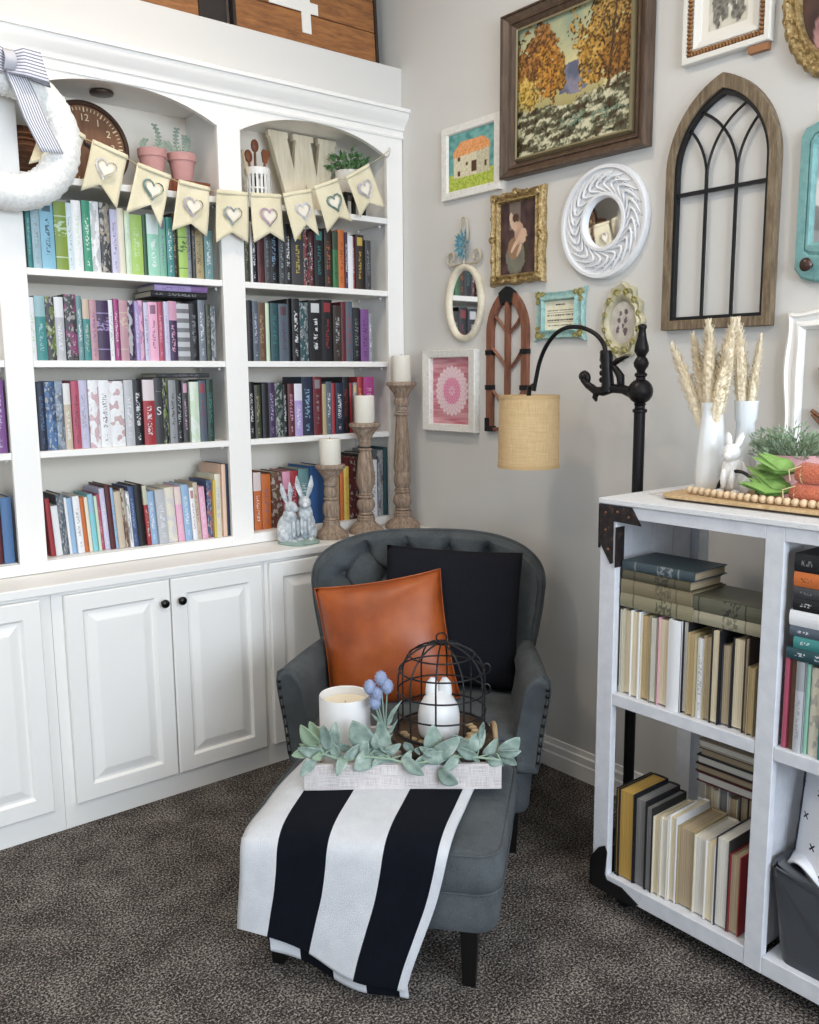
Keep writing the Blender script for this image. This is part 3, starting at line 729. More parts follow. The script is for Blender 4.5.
# --- carved gold oval frame, upper right corner
t=wall_thing('oval_portrait','carved gold oval frame at the top right corner, dark portrait inside','painting',-1.775,2.405)
molding([(0,0),(0,-.015),(.1,-.028),(.3,-.03),(.45,-.02),(.6,-.018),(.75,-.026),(.9,-.026),(1,-.012),(1,-.003)],oo(.145,.195,amp=.004,k=30),ell(.094,.14)).build('frame',gilt,t,smooth=60)
scrolls(t,[(.128*cos(a),.175*sin(a),-.028,.8) for a in [2*pi*k/22 for k in range(22)]],.010,gilt)
def dark_portrait(u,v):
    c=mixv(H('#3b2a26'),H('#5a4038'),.5+nz(u,v,5,1))
    if ((u-.5)/.16)**2+((v-.6)/.17)**2<1: c=H('#c79a86')
    if ((u-.5)/.3)**2+((v-.2)/.25)**2<1: c=mixv(H('#b58a86'),H('#8a5f62'),.5+nz(u,v,9,2))
    return c
panel('print',dark_portrait,.195,.287,48,24,t,-.006,oval=True)

# --- teal wooden mirror with hook at the right edge
t=wall_thing('painted_mirror','turquoise painted wooden mirror with a round knob at the right edge','mirror',-1.845,1.90)
W,Hh=.285,.43
o=[(-W/2,-Hh/2+.04),(-W/2+.02,-Hh/2+.012),(-W/2+.06,-Hh/2),(0,-Hh/2-.008),(W/2-.06,-Hh/2),(W/2-.02,-Hh/2+.012),(W/2,-Hh/2+.04),(W/2,Hh/2-.05),(W/2-.012,Hh/2-.03),(W/2-.045,Hh/2-.02),(0,Hh/2+.03),(-W/2+.045,Hh/2-.02),(-W/2+.012,Hh/2-.03),(-W/2,Hh/2-.05)]
x0,z0,z1=W/2-.04,-Hh/2+.105,Hh/2-.055
i=[(-x0,z0),(-x0+.01,z0),(-x0+.03,z0),(0,z0),(x0-.03,z0),(x0-.01,z0),(x0,z0),(x0,z1-.02),(x0-.01,z1-.005),(x0-.04,z1),(0,z1+.01),(-x0+.04,z1),(-x0+.01,z1-.005),(-x0,z1-.02)]
n=N('turquoise_paint'); x=n.noise(n.coord(),40,5,.7); turq=n.out(n.ramp(x,[(.3,'#628f8e'),(.6,'#79a6a3')]),.5,0,x,.3,.003)
molding([(0,0),(0,-.018),(.06,-.022),(.6,-.022),(.66,-.017),(.75,-.022),(.9,-.022),(1,-.014),(1,-.003)],o,i).build('frame',turq,t)
m=MB(); m.box(-x0-.004,x0+.004,-.007,-.003,z0-.004,z1+.012); m.build('mirror_glass',mirror,t)
for x in(-.095,.095):
    m=MB(); m.lathe([(0,0),(.008,0),(.008,.012),(.016,.02),(.018,.026),(.012,.033),(0,.035)],(x,-.022,-Hh/2+.045),18,M=Matrix.Rotation(pi/2,3,'X')); m.build('knob',plain('#4a3832',.3,.5),t,smooth=True)

# --- white wavy frame with rocker silhouette
t=wall_thing('large_white_frame','large white wavy-edged frame with brown rocking figure, cut by right edge','frame',-1.905,1.45)
def wavy(w,h,n=120):
    o=[]
    for (x,z),i in zip(rect_n(w,h,n),range(n)):
        f=(i/n*4)%1; s=int(i/n*4); d=-.007*cos(2*pi*f*2.0)*(1-abs(2*f-1)**8)
        o.append((x+(d if s==1 else -d if s==3 else 0),z+(d if s==2 else -d if s==0 else 0)))
    return o
molding([(0,0),(0,-.018),(.08,-.028),(.2,-.03),(.3,-.02),(.5,-.018),(.65,-.026),(.8,-.026),(1,-.01),(1,-.002)],wavy(.43,.40+.2),rect_n(.335,.505)).build('frame',WHITE,t,smooth=50).location=(0,0,-.14)
m=MB(); m.box(-.17,.17,-.004,-.001,-.40,.12); m.build('backing',plain('#c2bfb9',.8),t)
t.location.z=1.45
brn=plain('#7a4f33',.5,vary=.2)
t2=wall_thing('rocking_ornament','brown wooden rocking ornament hanging inside the white frame, right edge','wall decoration',-1.835,1.40)
t2.location.x=-.006
m=MB(); m.tube([(-.06,-.01,-.055),(-.03,-.01,-.075),(.02,-.01,-.082),(.07,-.01,-.07),(.1,-.01,-.05)],.006,6); m.tube([(-.055,-.018,-.065),(-.03,-.018,-.09),(.03,-.018,-.096),(.08,-.018,-.085)],.004,6); m.build('rocker',brn,t2,smooth=True)
m=MB(); m.prism([(-.045,.06),(.07,.075),(.05,-.01),(.03,-.07),(.005,-.07),(-.005,-.01),(-.03,.02)],-.02,-.004); m.build('body',brn,t2,bevel=.003)
m=MB(); m.ball((.0,-.012,.12),(.025,.012,.03),12,8); m.tube([(0,-.012,.09),(.01,-.012,.06)],.008,6); m.build('head',brn,t2,smooth=True)
# ---------------------------------------------------------------- things in the arched niches
NZ=2.0805
# clock
t=thing('wall_clock','round brown clock with cream numerals leaning in the left arched niche','clock',(-1.255,.145,2.212),0)
t.rotation_euler=(-radians(6),0,0)
clockf=wood('clock_face','#5d3d28','#7d563a',ns=8)
m=MB(); m.lathe([(0,0),(.14,0),(.145,.006),(.145,.03),(.14,.034),(.131,.034),(.129,.028),(.129,.026)],seg=64,M=Matrix.Rotation(pi/2,3,'X')); m.build('rim',plain('#3d2b20',.4),t,smooth=40)
m=MB(); m.lathe([(0,.0265),(.13,.0265),(.13,.024),(0,.024)],seg=64,M=Matrix.Rotation(pi/2,3,'X')); m.build('dial',clockf,t)
cr=plain('#d8c7a4',.6)
m=MB()
for k in range(60):
    a=2*pi*k/60; r0,r1,w=(.112,.122,.0013) if k%5 else (.108,.123,.0022)
    c,s=cos(a),sin(a); m.add([(r*c-q*s,-.0278,r*s+q*c) for r,q in((r0,-w),(r1,-w),(r1,w),(r0,w))],[(0,1,2,3)])
m.build('minute_track',cr,t,solid=.0004)
for k in range(1,13):
    a=pi/2-2*pi*k/12; text_mesh('numeral',str(k),.032,cr,t,(.089*cos(a),-.0278,.089*sin(a)),(pi/2,a-pi/2 if 0 else 0,0))
m=MB(); 
for a,l,w in((2.35,.085,.0035),(-.4,.06,.0045)):
    c,s=cos(a),sin(a); m.box(-.012,l,-.031,-.0295,-w,w,M=Matrix(((c,0,-s),(0,1,0),(s,0,c))))
m.ball((0,-.031,0),(.006,.004,.006),10,6); m.build('hands',plain('#15110f',.4),t)

def pot_profile(rt,rb,h,rim): return [(0,0),(rb,0),(rb+(rt-rb)*.75,h-rim),(rt,h-rim),(rt+.001,h),(rt-.006,h),(rt-.008,h-.012),(0,h-.012)]
pinkt=plain('#c08f8b',.75,bump=.2,vary=.08)
sage=plain('#8b9a8c',.7,vary=.15)
m=MB(); m.box(-.115,.115,-.045,.045,0,.052); 
blk=m.build('wooden_block',wood('block_wood','#5a2a17','#8a4a2c'),None,bevel=.002,loc=(-.955,.1,NZ)); tag(blk,'reddish brown wooden block under the small pink pots','wooden block')
def succ(x,label,hs):
    t=thing('potted_succulent',label,'potted plant',(x,.10,NZ+.0525),0,'small pink pots in the left niche')
    m=MB(); m.lathe(pot_profile(.049,.034,.094,.026),seg=28); m.build('pot',pinkt,t,smooth=35)
    m=MB()
    for (dx,dy,h,b_) in hs:
        p=[(dx*(.2+.8*k/8)+b_*sin(k/8*3)*.02,dy,.082+h*k/8) for k in range(9)]
        m.tube(p,[.005*(1-.3*k/8) for k in range(9)],6)
        for k in range(2,9):
            for s in (-1,1):
                c=Vector(p[k]); m.ball(c+Vector((s*.006,0,.002)),(.006,.003,.004),6,4)
    for k in range(7):
        a=k*.9; m.ball((.025*cos(a),.025*sin(a),.088),(.012,.012,.008),7,5)
    m.build('succulent',sage,t,smooth=True)
    return t
succ(-1.035,'left of two pink terracotta pots, succulent stem curling to the right',[(.01,0,.095,1),(-.014,.01,.045,-1),(.03,0,.04,1)])
succ(-.925,'right of two pink terracotta pots, with three upright succulent stems',[(-.012,0,.095,-.6),(.012,0,.075,.3),(.028,0,.07,.2),(-.055,0,.045,0)])

# letter W
crw=wood('cream_wood','#d2c4a6','#eee3cc',ns=7,rough=.7)
def letterW():
    t=thing('wooden_letter','large cream wooden letter W with serifs leaning in the right niche','letter',(-.362,.165,NZ),0)
    t.rotation_euler=(-radians(5),0,0)
    H_=.322; w=.038
    m=MB()
    def bar(xa,za,xb,zb,w0,w1,y0=-.0115,y1=.0115): m.prism([(xa-w0,za),(xa+w0,za),(xb+w1,zb),(xb-w1,zb)],y0,y1)
    bar(-.050,0,-.115,H_-.03,.031,.040); bar(.052,0,.115,H_-.03,.031,.037)
    bar(-.052,0,.0,H_-.03,.025,.035,-.0105,.0125); bar(.050,0,-.002,H_-.03,.025,.035,-.0125,.0105)
    for x,w in((-.115,.045),(0,.048),(.115,.045)): m.box(x-w,x+w,-.012,.012,H_-.032,H_-.008)
    m.build('letter_face',crw,t,bevel=.002)
letterW()
# utensil holder
t=thing('utensil_holder','white slotted ceramic holder in the right niche, spoons in it','holder',(-.622,.10,NZ),0)
m=MB()
r=.047
m.lathe([(0,0),(r,0),(r,.012),(r-.005,.012),(r-.005,.006),(0,.006)],seg=36)
m.lathe([(r-.005,.112),(r,.112),(r+.002,.130),(r,.138),(r-.006,.138),(r-.005,.112)],seg=36)
m.lathe([(r-.005,.06),(r,.06),(r,.066),(r-.005,.066),(r-.005,.06)],seg=36)
for k in range(18):
    a=2*pi*k/18; M=Matrix.Rotation(a,3,'Z'); m.box(r-.005,r,-.0042,.0042,.01,.114,M=M)
m.build('slotted_wall',plain('#e8e6e2',.3),t,smooth=35)
for lab,dx,dz,hd,tl in (('wooden spoon with a round bowl, tallest in the slotted holder',.0,.235,'s',0),('wooden spoon leaning left in the slotted holder',-.018,.195,'s',-.10),('wooden spatula leaning right in the slotted holder',.018,.2,'f',.12),('pale slim wooden stick at the left of the slotted holder',-.03,.22,'n',-.25)):
    s=thing('wooden_spoon',lab,'utensil',(-.622+dx*.6,.10+(.012 if hd=='s' else -.008),NZ+.008),0,'wooden utensils in the slotted holder'); s.rotation_euler=(0,tl,0)
    wm=plain('#7a4527' if hd!='n' else '#cbb48f',.5,vary=.15)
    m=MB(); m.tube([(0,0,0),(0,0,dz-.04)],.0048,8); m.build('handle',wm,s,smooth=True)
    m=MB()
    if hd=='s': m.ball((0,0,dz-.02),(.017,.008,.024),12,8)
    elif hd=='f': m.prism([(-.008,dz-.045),(.008,dz-.045),(.017,dz-.01),(.012,dz+.002),(-.012,dz+.002),(-.017,dz-.01)],-.004,.004)
    else: m.ball((0,0,dz-.035),(.006,.006,.01),8,6)
    m.build('spoon_head',wm,s,smooth=True)
# plant in white pot
def leafy(parent,n,spread,h,size,mat,name='foliage',z0=0,seed=1,up=.5,stem=None):
    r_=random.Random(seed); m=MB()
    for k in range(n):
        a=r_.uniform(0,2*pi); q=r_.random()**.5; x=cos(a)*q*spread[0]; y=sin(a)*q*spread[1]; z=z0+r_.random()*h*(1-.45*q)+.004
        if stem: m.tube([(x*.2,y*.2,z0-.01),(x*.7,y*.7,z0+(z-z0)*.5),(x,y,z)],.0009,3,cap=False)
        for j in range(1 if not stem else 3):
            d=Vector((cos(a)*.8+r_.uniform(-.7,.7),sin(a)*.8+r_.uniform(-.7,.7),up+r_.uniform(-.4,.7))).normalized()
            s=d.cross(Vector((r_.uniform(-1,1),r_.uniform(-1,1),1))).normalized(); u=s.cross(d)
            c=Vector((x,y,z))+(d*size*.3*j); L=size*r_.uniform(.7,1.3); w=L*(.32 if not stem else .2)
            m.add([c,c+d*L*.4+s*w+u*L*.08,c+d*L,c+d*L*.4-s*w+u*L*.08,c+d*L*.5-u*L*.04],[(0,1,4),(1,2,4),(2,3,4),(3,0,4)])
    return m.build(name,mat,parent)
t=thing('potted_plant','leafy green plant in small white pot in the right arched niche','potted plant',(-.185,.12,NZ+.097),0)
m=MB(); m.lathe([(0,0),(.04,0),(.052,.02),(.056,.075),(.056,.09),(.05,.09),(.049,.075),(0,.075)],seg=32); m.build('pot',plain('#dedbd4',.4),t,smooth=35)
leafy(t,210,(.085,.06),.10,.025,plain('#5a8350',.6,vary=.3,bscale=300),z0=.075,seed=4)
st=thing('plant_stand','small dark wooden stand under the white plant pot','stand',(-.185,.12,NZ),0)
m=MB(); m.box(-.06,.06,-.05,.05,.084,.096); m.build('top',BLACKW,st,bevel=.002)
for sx in(-1,1):
    for sy in(-1,1):
        m=MB(); m.box(sx*.045-.007,sx*.045+.007,sy*.035-.007,sy*.035+.007,0,.0841); m.build('leg',BLACKW,st)
# brown ornament partly seen through wreath
t=thing('wicker_basket','brown woven ornament in the niche, glimpsed through the wreath','basket',(-1.452,.16,NZ),0)
m=MB(); m.lathe([(0,0),(.045,0),(.055,.05),(.05,.12),(.04,.16),(.042,.165),(.036,.165),(.045,.05),(0,.01)],seg=28,fn=lambda a,z:1+.03*cos(14*a+z*200)); m.build('woven_body',plain('#6e4a34',.8,bump=.5,vary=.3),t,smooth=True)
m=MB()
for k in range(8): m.tube([((.052+.001)*cos(2*pi*i/24),(.052)*sin(2*pi*i/24),.015+.018*k) for i in range(24)],.003,5,closed=True)
m.build('woven_rings',plain('#8a6248',.8),t,smooth=True)

# ---------------------------------------------------------------- bunting
t=thing('heart_bunting','string of cream fabric swallowtail flags with painted hearts across the bookcase','bunting',(0,0,0))
burlap=fabric('burlap','#d6cba9','#efe6cb',700,.95,.5,8,.001)
FL=[((-1.430,2.255),(-1.315,2.205),(-1.495,2.095),(-1.375,2.045),(-1.425,2.120),'#9a8fa8'),
((-1.292,2.196),(-1.179,2.164),(-1.340,2.035),(-1.226,1.992),(-1.275,2.061),'#d9d2d8'),((-1.147,2.146),(-1.033,2.12),(-1.197,1.98),(-1.078,1.946),(-1.109,2.017),'#5c8f8f'),((-1.004,2.11),(-.89,2.098),(-1.038,1.94),(-.909,1.931),(-.967,1.97),'#a9a2c0'),((-.863,2.094),(-.741,2.098),(-.875,1.914),(-.748,1.924),(-.811,1.954),'#8ea3a8'),((-.729,2.099),(-.604,2.107),(-.724,1.926),(-.597,1.94),(-.656,1.967),'#c58fb4'),((-.596,2.111),(-.468,2.144),(-.55,1.944),(-.442,1.975),(-.499,2.01),'#d8d4da'),((-.459,2.152),(-.349,2.198),(-.405,1.99),(-.286,2.042),(-.347,2.054),'#5f8f80'),((-.311,2.207),(-.199,2.27),(-.247,2.061),(-.123,2.112),(-.202,2.122),'#b9b4cf')]
path=[(-1.56,-.012,2.33),(-1.5,-.02,2.292)]
for f in FL: path += [(f[0][0]+.004,-.030,f[0][1]-.006),(f[1][0]-.004,-.030,f[1][1]-.006)]
path += [(-.14,-.026,2.300),(-.086,-.022,2.338)]
m=MB(); m.tube(path,.0016,6); m.build('string',plain('#b7a67f',.9),t,smooth=True)
for idx,(TL,TR,BL,BR,Nn,col) in enumerate(FL):
    TL,TR,BL,BR,Nn=[Vector((p[0],-.034,p[1])) for p in (TL,TR,BL,BR,Nn)]
    def P_(u,v):
        bot = BL.lerp(Nn,u*2) if u<.5 else Nn.lerp(BR,(u-.5)*2)
        p=TL.lerp(TR,u).lerp(bot,v); p.y -= .006*sin(v*pi)*sin(u*pi*1.5+idx)+.004*v; return p
    m=MB(); m.grid(P_,12,12); 
    m.grid(lambda u,v:TL.lerp(TR,u)+Vector((0,-.003-.003*sin(pi*v),-.016*v+.002)),8,3)
    fl=m.build('flag',burlap,t,smooth=60,solid=.0015,off=-1)
    cx=(TL+TR+Nn+(TL+TR)/2)/4 ; cx=(TL+TR)/2*.42+Nn*.58; cx.y=-.0465; ax=(TR-TL).normalized(); dn=(Nn-(TL+TR)/2); dn.y=0; dn.normalize()
    m=MB(); hp=[]
    for k in range(36):
        a=2*pi*k/36; hx=16*sin(a)**3/17*.036; hz=(13*cos(a)-5*cos(2*a)-2*cos(3*a)-cos(4*a))/17*.036
        hp.append(cx+ax*hx-dn*hz)
    m.tube([p+Vector((0,.0004*sin(k),0)) for k,p in enumerate(hp)],[.0026+.0026*abs(sin(k*1.7+idx)) for k in range(36)],5,closed=True,flat=.15)
    m.build('painted_heart',plain(_soft(col,.5,.1),.8,vary=.3,bscale=400),fl)
    m=MB(); m.add([cx+(p-cx)*.72+Vector((0,.001,0)) for p in hp],[tuple(range(36))]); m.build('pale_heart',plain('#efe6d6',.8),fl)
m=MB()
m.tube([(-.084,-.002,2.315),(-.084,-.012,2.318),(-.084,-.022,2.328),(-.084,-.024,2.342),(-.084,-.018,2.350)],.003,6); tag(m.build('cup_hook',plain('#d9d6cf',.3,.3),None,smooth=True),'small pale hook on the bookcase holding the right end of the bunting','hook')

# ---------------------------------------------------------------- wreath
t=thing('yarn_wreath','fluffy white yarn wreath with a grey striped ribbon on the bookcase','wreath',(-1.56,-.062,2.165),0)
yarn=fabric('yarn','#e2e2de','#fbfbf8',90,.95,.5,10,.008,.3)
m=MB(); L=[]
nu,nv=96,20
for i in range(nu):
    a=2*pi*i/nu; l=[]
    for j in range(nv):
        b_=2*pi*j/nv; rr=.053*(1+.05*sin(a*41+b_*2)+.07*mnoise.noise(Vector((cos(a)*6,sin(a)*6,b_))))
        R_=.164+rr*cos(b_); l.append((R_*cos(a),rr*sin(b_),R_*sin(a)))
    L.append(l)
m.loops(L,True,ring=True); m.build('yarn_ring',yarn,t,smooth=True)
n=N('ribbon'); tc=n.n('ShaderNodeUVMap'); sp=n.n('ShaderNodeSeparateXYZ'); n.t.links.new(tc.outputs[0],sp.inputs[0])
k=n.math('GREATER_THAN',n.math('SINE',n.math('MULTIPLY',sp.outputs[0],55)),.35)
ribm=n.out(n.mix(k,hexc('#e2e1e6'),hexc('#7c7f93')),.8)
def ribbon(name,rows,parent):
    # rows: list of (left point, right point)
    m=MB(); nv=(len(rows)-1)*6; nu=6
    def F_(u,v):
        s=v*(len(rows)-1); i=min(int(s),len(rows)-2); f=s-i; f=f
        a=Vector(rows[i][0]).lerp(Vector(rows[i+1][0]),f); b_=Vector(rows[i][1]).lerp(Vector(rows[i+1][1]),f); return a.lerp(b_,u)
    m.grid(F_,nu,nv); o=m.build(name,ribm,parent,smooth=80,solid=.001)
    uv=o.data.uv_layers.new(name='UVMap')
    # uv from the grid order
    import itertools
    vc={}
    for lp in o.data.loops:
        co=o.data.vertices[lp.vertex_index].co
        best=min(((co-F_(i/nu,j/nv)).length,i,j) for j in range(nv+1) for i in range(nu+1)) if lp.vertex_index not in vc else None
        if best: vc[lp.vertex_index]=(best[1]/nu,best[2]/nv)
        uv.data[lp.index].uv=vc[lp.vertex_index]
    return o
ribbon('ribbon_tail',[((-.02,-.062,.185),(.045,-.062,.175)),((.005,-.072,.115),(.075,-.068,.105)),((.03,-.070,.04),(.105,-.066,.03)),((.075,-.068,-.05),(.145,-.06,-.045))],t)
ribbon('ribbon_loop',[((-.01,-.07,.155),(.0,-.06,.215)),((.04,-.10,.145),(.035,-.10,.225)),((.105,-.095,.14),(.085,-.09,.225)),((.115,-.07,.135),(.095,-.065,.225)),((.06,-.055,.15),(.05,-.055,.215))],t)
ribbon('ribbon_loop',[((.0,-.07,.215),(-.01,-.06,.155)),((-.05,-.10,.225),(-.05,-.10,.145)),((-.10,-.095,.22),(-.11,-.09,.14)),((-.09,-.07,.22),(-.10,-.065,.135)),((-.05,-.055,.21),(-.05,-.055,.15))],t)
m=MB(); m.grid(lambda u,v:Vector((-.018+.032*u,-.078-.022*sin(pi*v),.160+.056*v)),6,10); m.build('ribbon_knot',plain('#c4c4cc',.85),t,smooth=True,solid=.002)

# ---------------------------------------------------------------- signs on the ledge
def sign(x0,x1,label,fig):
    t=thing('wooden_sign',label,'sign',((x0+x1)/2,.075,2.668),0); t.rotation_euler=(-radians(4),0,0)
    W=(x1-x0)/2; Hh=.5
    pw=wood('plank_wood','#6d4325','#a9713f',ns=9,axis_stretch=(1.3,8,9))
    m=MB()
    for k in range(4): m.box(-W+.012,W-.012,-.02,0,.012+k*.12,.012+k*.12+.117)
    m.build('planks',pw,t,bevel=.002)
    m=MB(); m.box(-W,-W+.012,-.026,.004,0,Hh); m.box(W-.012,W,-.026,.004,0,Hh); m.box(-W+.012,W-.012,-.026,.004,0,.011); m.box(-W+.012,W-.012,-.026,.004,Hh-.011,Hh); m.build('frame',plain('#2b211c',.6),t)
    if fig:
        m=MB(); zf=.078; xf=-.012
        m.box(xf-.02,xf+.02,-.0235,-.0195,zf-.02,zf+.30)
        m.box(xf-.16,xf+.055,-.0237,-.0196,zf+.055,zf+.095)
        m.prism([(xf-.16,zf+.094),(xf-.115,zf+.094),(xf+.0,zf+.30),(xf-.03,zf+.30)],-.0236,-.0195)
        m.build('painted_figure',plain('#e6e3dc',.7),t)
    return t
sign(-.725,-.075,'brown wooden sign with a white numeral 4 on the ledge above the bookcase',True)
sign(-1.42,-.845,'plain brown wooden board on the ledge, left of the sign with the 4',False)

# ---------------------------------------------------------------- on the countertop
CZ=.8165
stone=None
n=N('stone'); x=n.noise(n.coord(),45,5,.6); stone=n.out(n.ramp(x,[(.3,'#8d979c'),(.55,'#c3c9cd'),(.7,'#e2e5e7')]),.75,0,x,.5,.004)
def rabbit(m,cx,cy,s,turn,dz=0):
    M=Matrix.Rotation(turn,3,'Z')
    def b(c,r,seg=16,rings=10): 
        p=M@Vector(c); m.ball((cx+p.x*s,cy+p.y*s,dz+p.z*s),tuple(q*s for q in r),seg,rings,M=M)
    b((0,.012,.055),(.040,.043,.062)); b((0,-.004,.105),(.030,.030,.040)); b((0,-.012,.148),(.024,.028,.026)); b((0,-.034,.142),(.014,.014,.013))
    for sx in(-1,1):
        b((sx*.026,.01,.03),(.020,.032,.030)); b((sx*.022,-.032,.010),(.012,.024,.010)); b((sx*.014,-.034,.06),(.009,.010,.035))
        p0=M@Vector((sx*.010,0,.165)); p1=M@Vector((sx*.026,.008,.215)); p2=M@Vector((sx*.028,.014,.248))
        m.tube([(cx+p.x*s,cy+p.y*s,dz+p.z*s) for p in(p0,(p0+p1)/2,p1,p2)],[.006*s,.011*s,.012*s,.003*s],8,flat=.5)
t=thing('rabbit_figurine','grey stone figurine of two rabbits cuddling on the white ledge','figurine',(-.604,-.095,CZ),0)
m=MB(); rabbit(m,-.040,.004,.92,.35,.006); m.build('small_rabbit',stone,t,smooth=True)
m=MB(); rabbit(m,.030,.0,1.0,-.55,.006); m.build('large_rabbit',stone,t,smooth=True)
m=MB(); m.lathe([(0,0),(.075,0),(.078,.006),(.07,.014),(0,.016)],seg=28,fn=lambda a,z:1+.06*sin(5*a)); m.build('mossy_base',plain('#8da39b',.8,bump=.5,vary=.15),t,smooth=True)
def candlestick(x,y,h,prof,lab,clab,crad,ch):
    t=thing('candlestick',lab,'candlestick',(x,y,CZ),0)
    n=N('turned_wood'); xx=n.noise(n.coord('Object',(10,10,2)),9,6,.7); tw=n.out(n.ramp(xx,[(.3,'#6d5848'),(.5,'#94806e'),(.72,'#b9a896')]),.7,0,xx,.4,.003)
    for nm,seg in prof:
        m=MB(); flute = nm=='fluted_column'
        m.lathe([(r_*.89,z_) for r_,z_ in seg],seg=48 if flute else 32,fn=(lambda a,z:1-.07*abs(sin(6*a))) if flute else None); m.build(nm,tw,t,smooth=35)
    crad*=.90; c=MB(); c.lathe([(0,0),(crad-.002,0),(crad,.003),(crad,ch-.004),(crad-.003,ch),(crad*.6,ch-.003),(0,ch-.004)],seg=32)
    cd=c.build('pillar_candle',CANDLE,None,smooth=35,loc=(x,y,CZ+h+.0003)); tag(cd,clab,'candle','pillar candles')
    w=MB(); w.tube([(0,0,ch-.005),(.001,0,ch+.006)],.0012,5); w.build('wick',plain('#3a3530',.9),cd)
n=N('wax'); CANDLE=n.out(hexc('#e4dfd2'),.45); n.b.inputs['Subsurface Weight'].default_value=.2; n.b.inputs['Subsurface Radius'].default_value=(.01,.008,.005)
def basep(r,h): return ('base',[(0,0),(r,0),(r,.014),(r-.004,.018),(r-.012,.026),(r*.62,.038),(r*.50,.048),(r*.52,.056),(r*.48,.062),(0,.062)])
def topp(r,h): return ('cup',[(0,h-.075),(r*.46,h-.075),(r*.42,h-.066),(r*.52,h-.05),(r*.80,h-.026),(r*.88,h-.018),(r,h-.014),(r+.001,h-.004),(r-.004,h),(0,h)])
def vase(z0,z1,r0,r1,r2): # turned bulb
    L=[]
    for k in range(13):
        f=k/12; L.append((r0+(r1-r0)*sin(pi*f)**.8 if f<.5 else r2+(r1-r2)*sin(pi*f)**.8,z0+(z1-z0)*f))
    return [(0,z0)]+L+[(0,z1)]
def ringp(z,r,h=.008): return [(0,z),(r-.003,z),(r,z+h*.3),(r,z+h*.7),(r-.003,z+h),(0,z+h)]
h1=.29
candlestick(-.446,-.085,h1,[basep(.075,0),('ring',ringp(.061,.036,.010)),('ring',ringp(.072,.032,.008)),('fluted_column',vase(.08,.150,.026,.038,.026)),('ring',ringp(.150,.033,.010)),('fluted_column',vase(.160,.205,.024,.030,.022)),('ring',ringp(.204,.028,.012)),topp(.066,h1)],'shortest of three turned wooden candlesticks, beside the stone rabbits','ivory pillar candle on the shortest candlestick',.047,.100)
h2=.445
candlestick(-.277,-.086,h2,[basep(.080,0),('ring',ringp(.061,.040,.012)),('ring',ringp(.075,.034,.010)),('bulb',vase(.085,.145,.026,.042,.026)),('ring',ringp(.144,.038,.010)),('ring',ringp(.154,.032,.010)),('fluted_column',[(0,.164),(.028,.164),(.042,.20),(.044,.225),(.036,.29),(.027,.335),(0,.335)]),('ring',ringp(.334,.032,.010)),('ring',ringp(.350,.028,.021)),topp(.070,h2)],'middle height turned wooden candlestick, between the short and tall ones','ivory pillar candle on the middle height candlestick',.045,.108)
h3=.605
candlestick(-.090,-.090,h3,[basep(.083,0),('ring',ringp(.061,.042,.012)),('ring',ringp(.075,.036,.010)),('bulb',vase(.085,.150,.028,.044,.028)),('ring',ringp(.149,.038,.010)),('ring',ringp(.159,.034,.010)),('bulb',vase(.169,.235,.03,.040,.034)),('fluted_column',[(0,.235),(.036,.235),(.041,.26),(.034,.36),(.027,.47),(0,.47)]),('ring',ringp(.469,.036,.012)),('ring',ringp(.485,.03,.02)),('ring',ringp(.508,.034,.023)),topp(.070,h3)],'tallest turned wooden candlestick, on the white ledge next to the corner','ivory pillar candle on the tallest candlestick',.044,.106)

t=thing('wooden_box','very dark wooden box end between the two brown signs on the ledge','box',(-.785,.10,2.668),0)
m=MB(); m.box(-.05,.05,-.02,.06,0,.30); m.build('box_body',plain('#2a211c',.6,bump=.2,vary=.2),t,bevel=.003)
m=MB(); m.box(-.052,.052,-.024,-.02,.0,.02); m.box(-.052,.052,-.024,-.02,.28,.30); m.build('edge_band',plain('#3a2d25',.6),t)
# ---------------------------------------------------------------- armchair
def rrect(hx,y0,y1,r,n=8):
    P=[]
    for cx,cy,a0 in ((hx-r,y0+r,-pi/2),(hx-r,y1-r,0),(-hx+r,y1-r,pi/2),(-hx+r,y0+r,pi)):
        for k in range(n+1):
            a=a0+pi/2*k/n; P.append((cx+r*cos(a),cy+r*sin(a)))
    return P
def dense(P,step=.02):
    o=[]
    for i in range(len(P)):
        a=Vector(P[i]); b=Vector(P[(i+1)%len(P)]); k=max(1,int((b-a).length/step))
        for j in range(k): o.append(tuple(a.lerp(b,j/k)))
    return o
def soft_block(rows,crown=0,rc=10):
    # rows: (hx,y0,y1,r,z)
    m=MB(); base=None; L=[]
    for hx,y0,y1,r,z in rows:
        P=rrect(hx,y0,y1,r)
        if base is None:
            # same count on every row: subdivide straight runs evenly
            pass
        Q=[]
        for i in range(len(P)):
            a=Vector(P[i]); b=Vector(P[(i+1)%len(P)])
            k=14 if (i%9)==8 else 1
            for j in range(k): q=a.lerp(b,j/k); Q.append((q.x,q.y,z))
        L.append(Q)
    hx,y0,y1,r,z=rows[-1]; cx,cy=0,(y0+y1)/2
    top=L[-1]
    for k in range(1,rc+1):
        f=1-k/rc; L.append([(cx+(x-cx)*f if f>0 else cx+(x-cx)*.001,cy+(y-cy)*f if f>0 else cy+(y-cy)*.001,z+crown*(1-f*f)) for x,y,_ in top])
    return m.loops(L,True,cap0=True,cap1=True)
grey=fabric('grey_linen','#33373a','#62686b',700,.95,.7,9,.002,.05)
TC=radians(44)
ch=thing('armchair','tufted dark grey linen armchair with nailhead trim standing in the corner','armchair',(-.764,-.977,0),TC-pi/2)
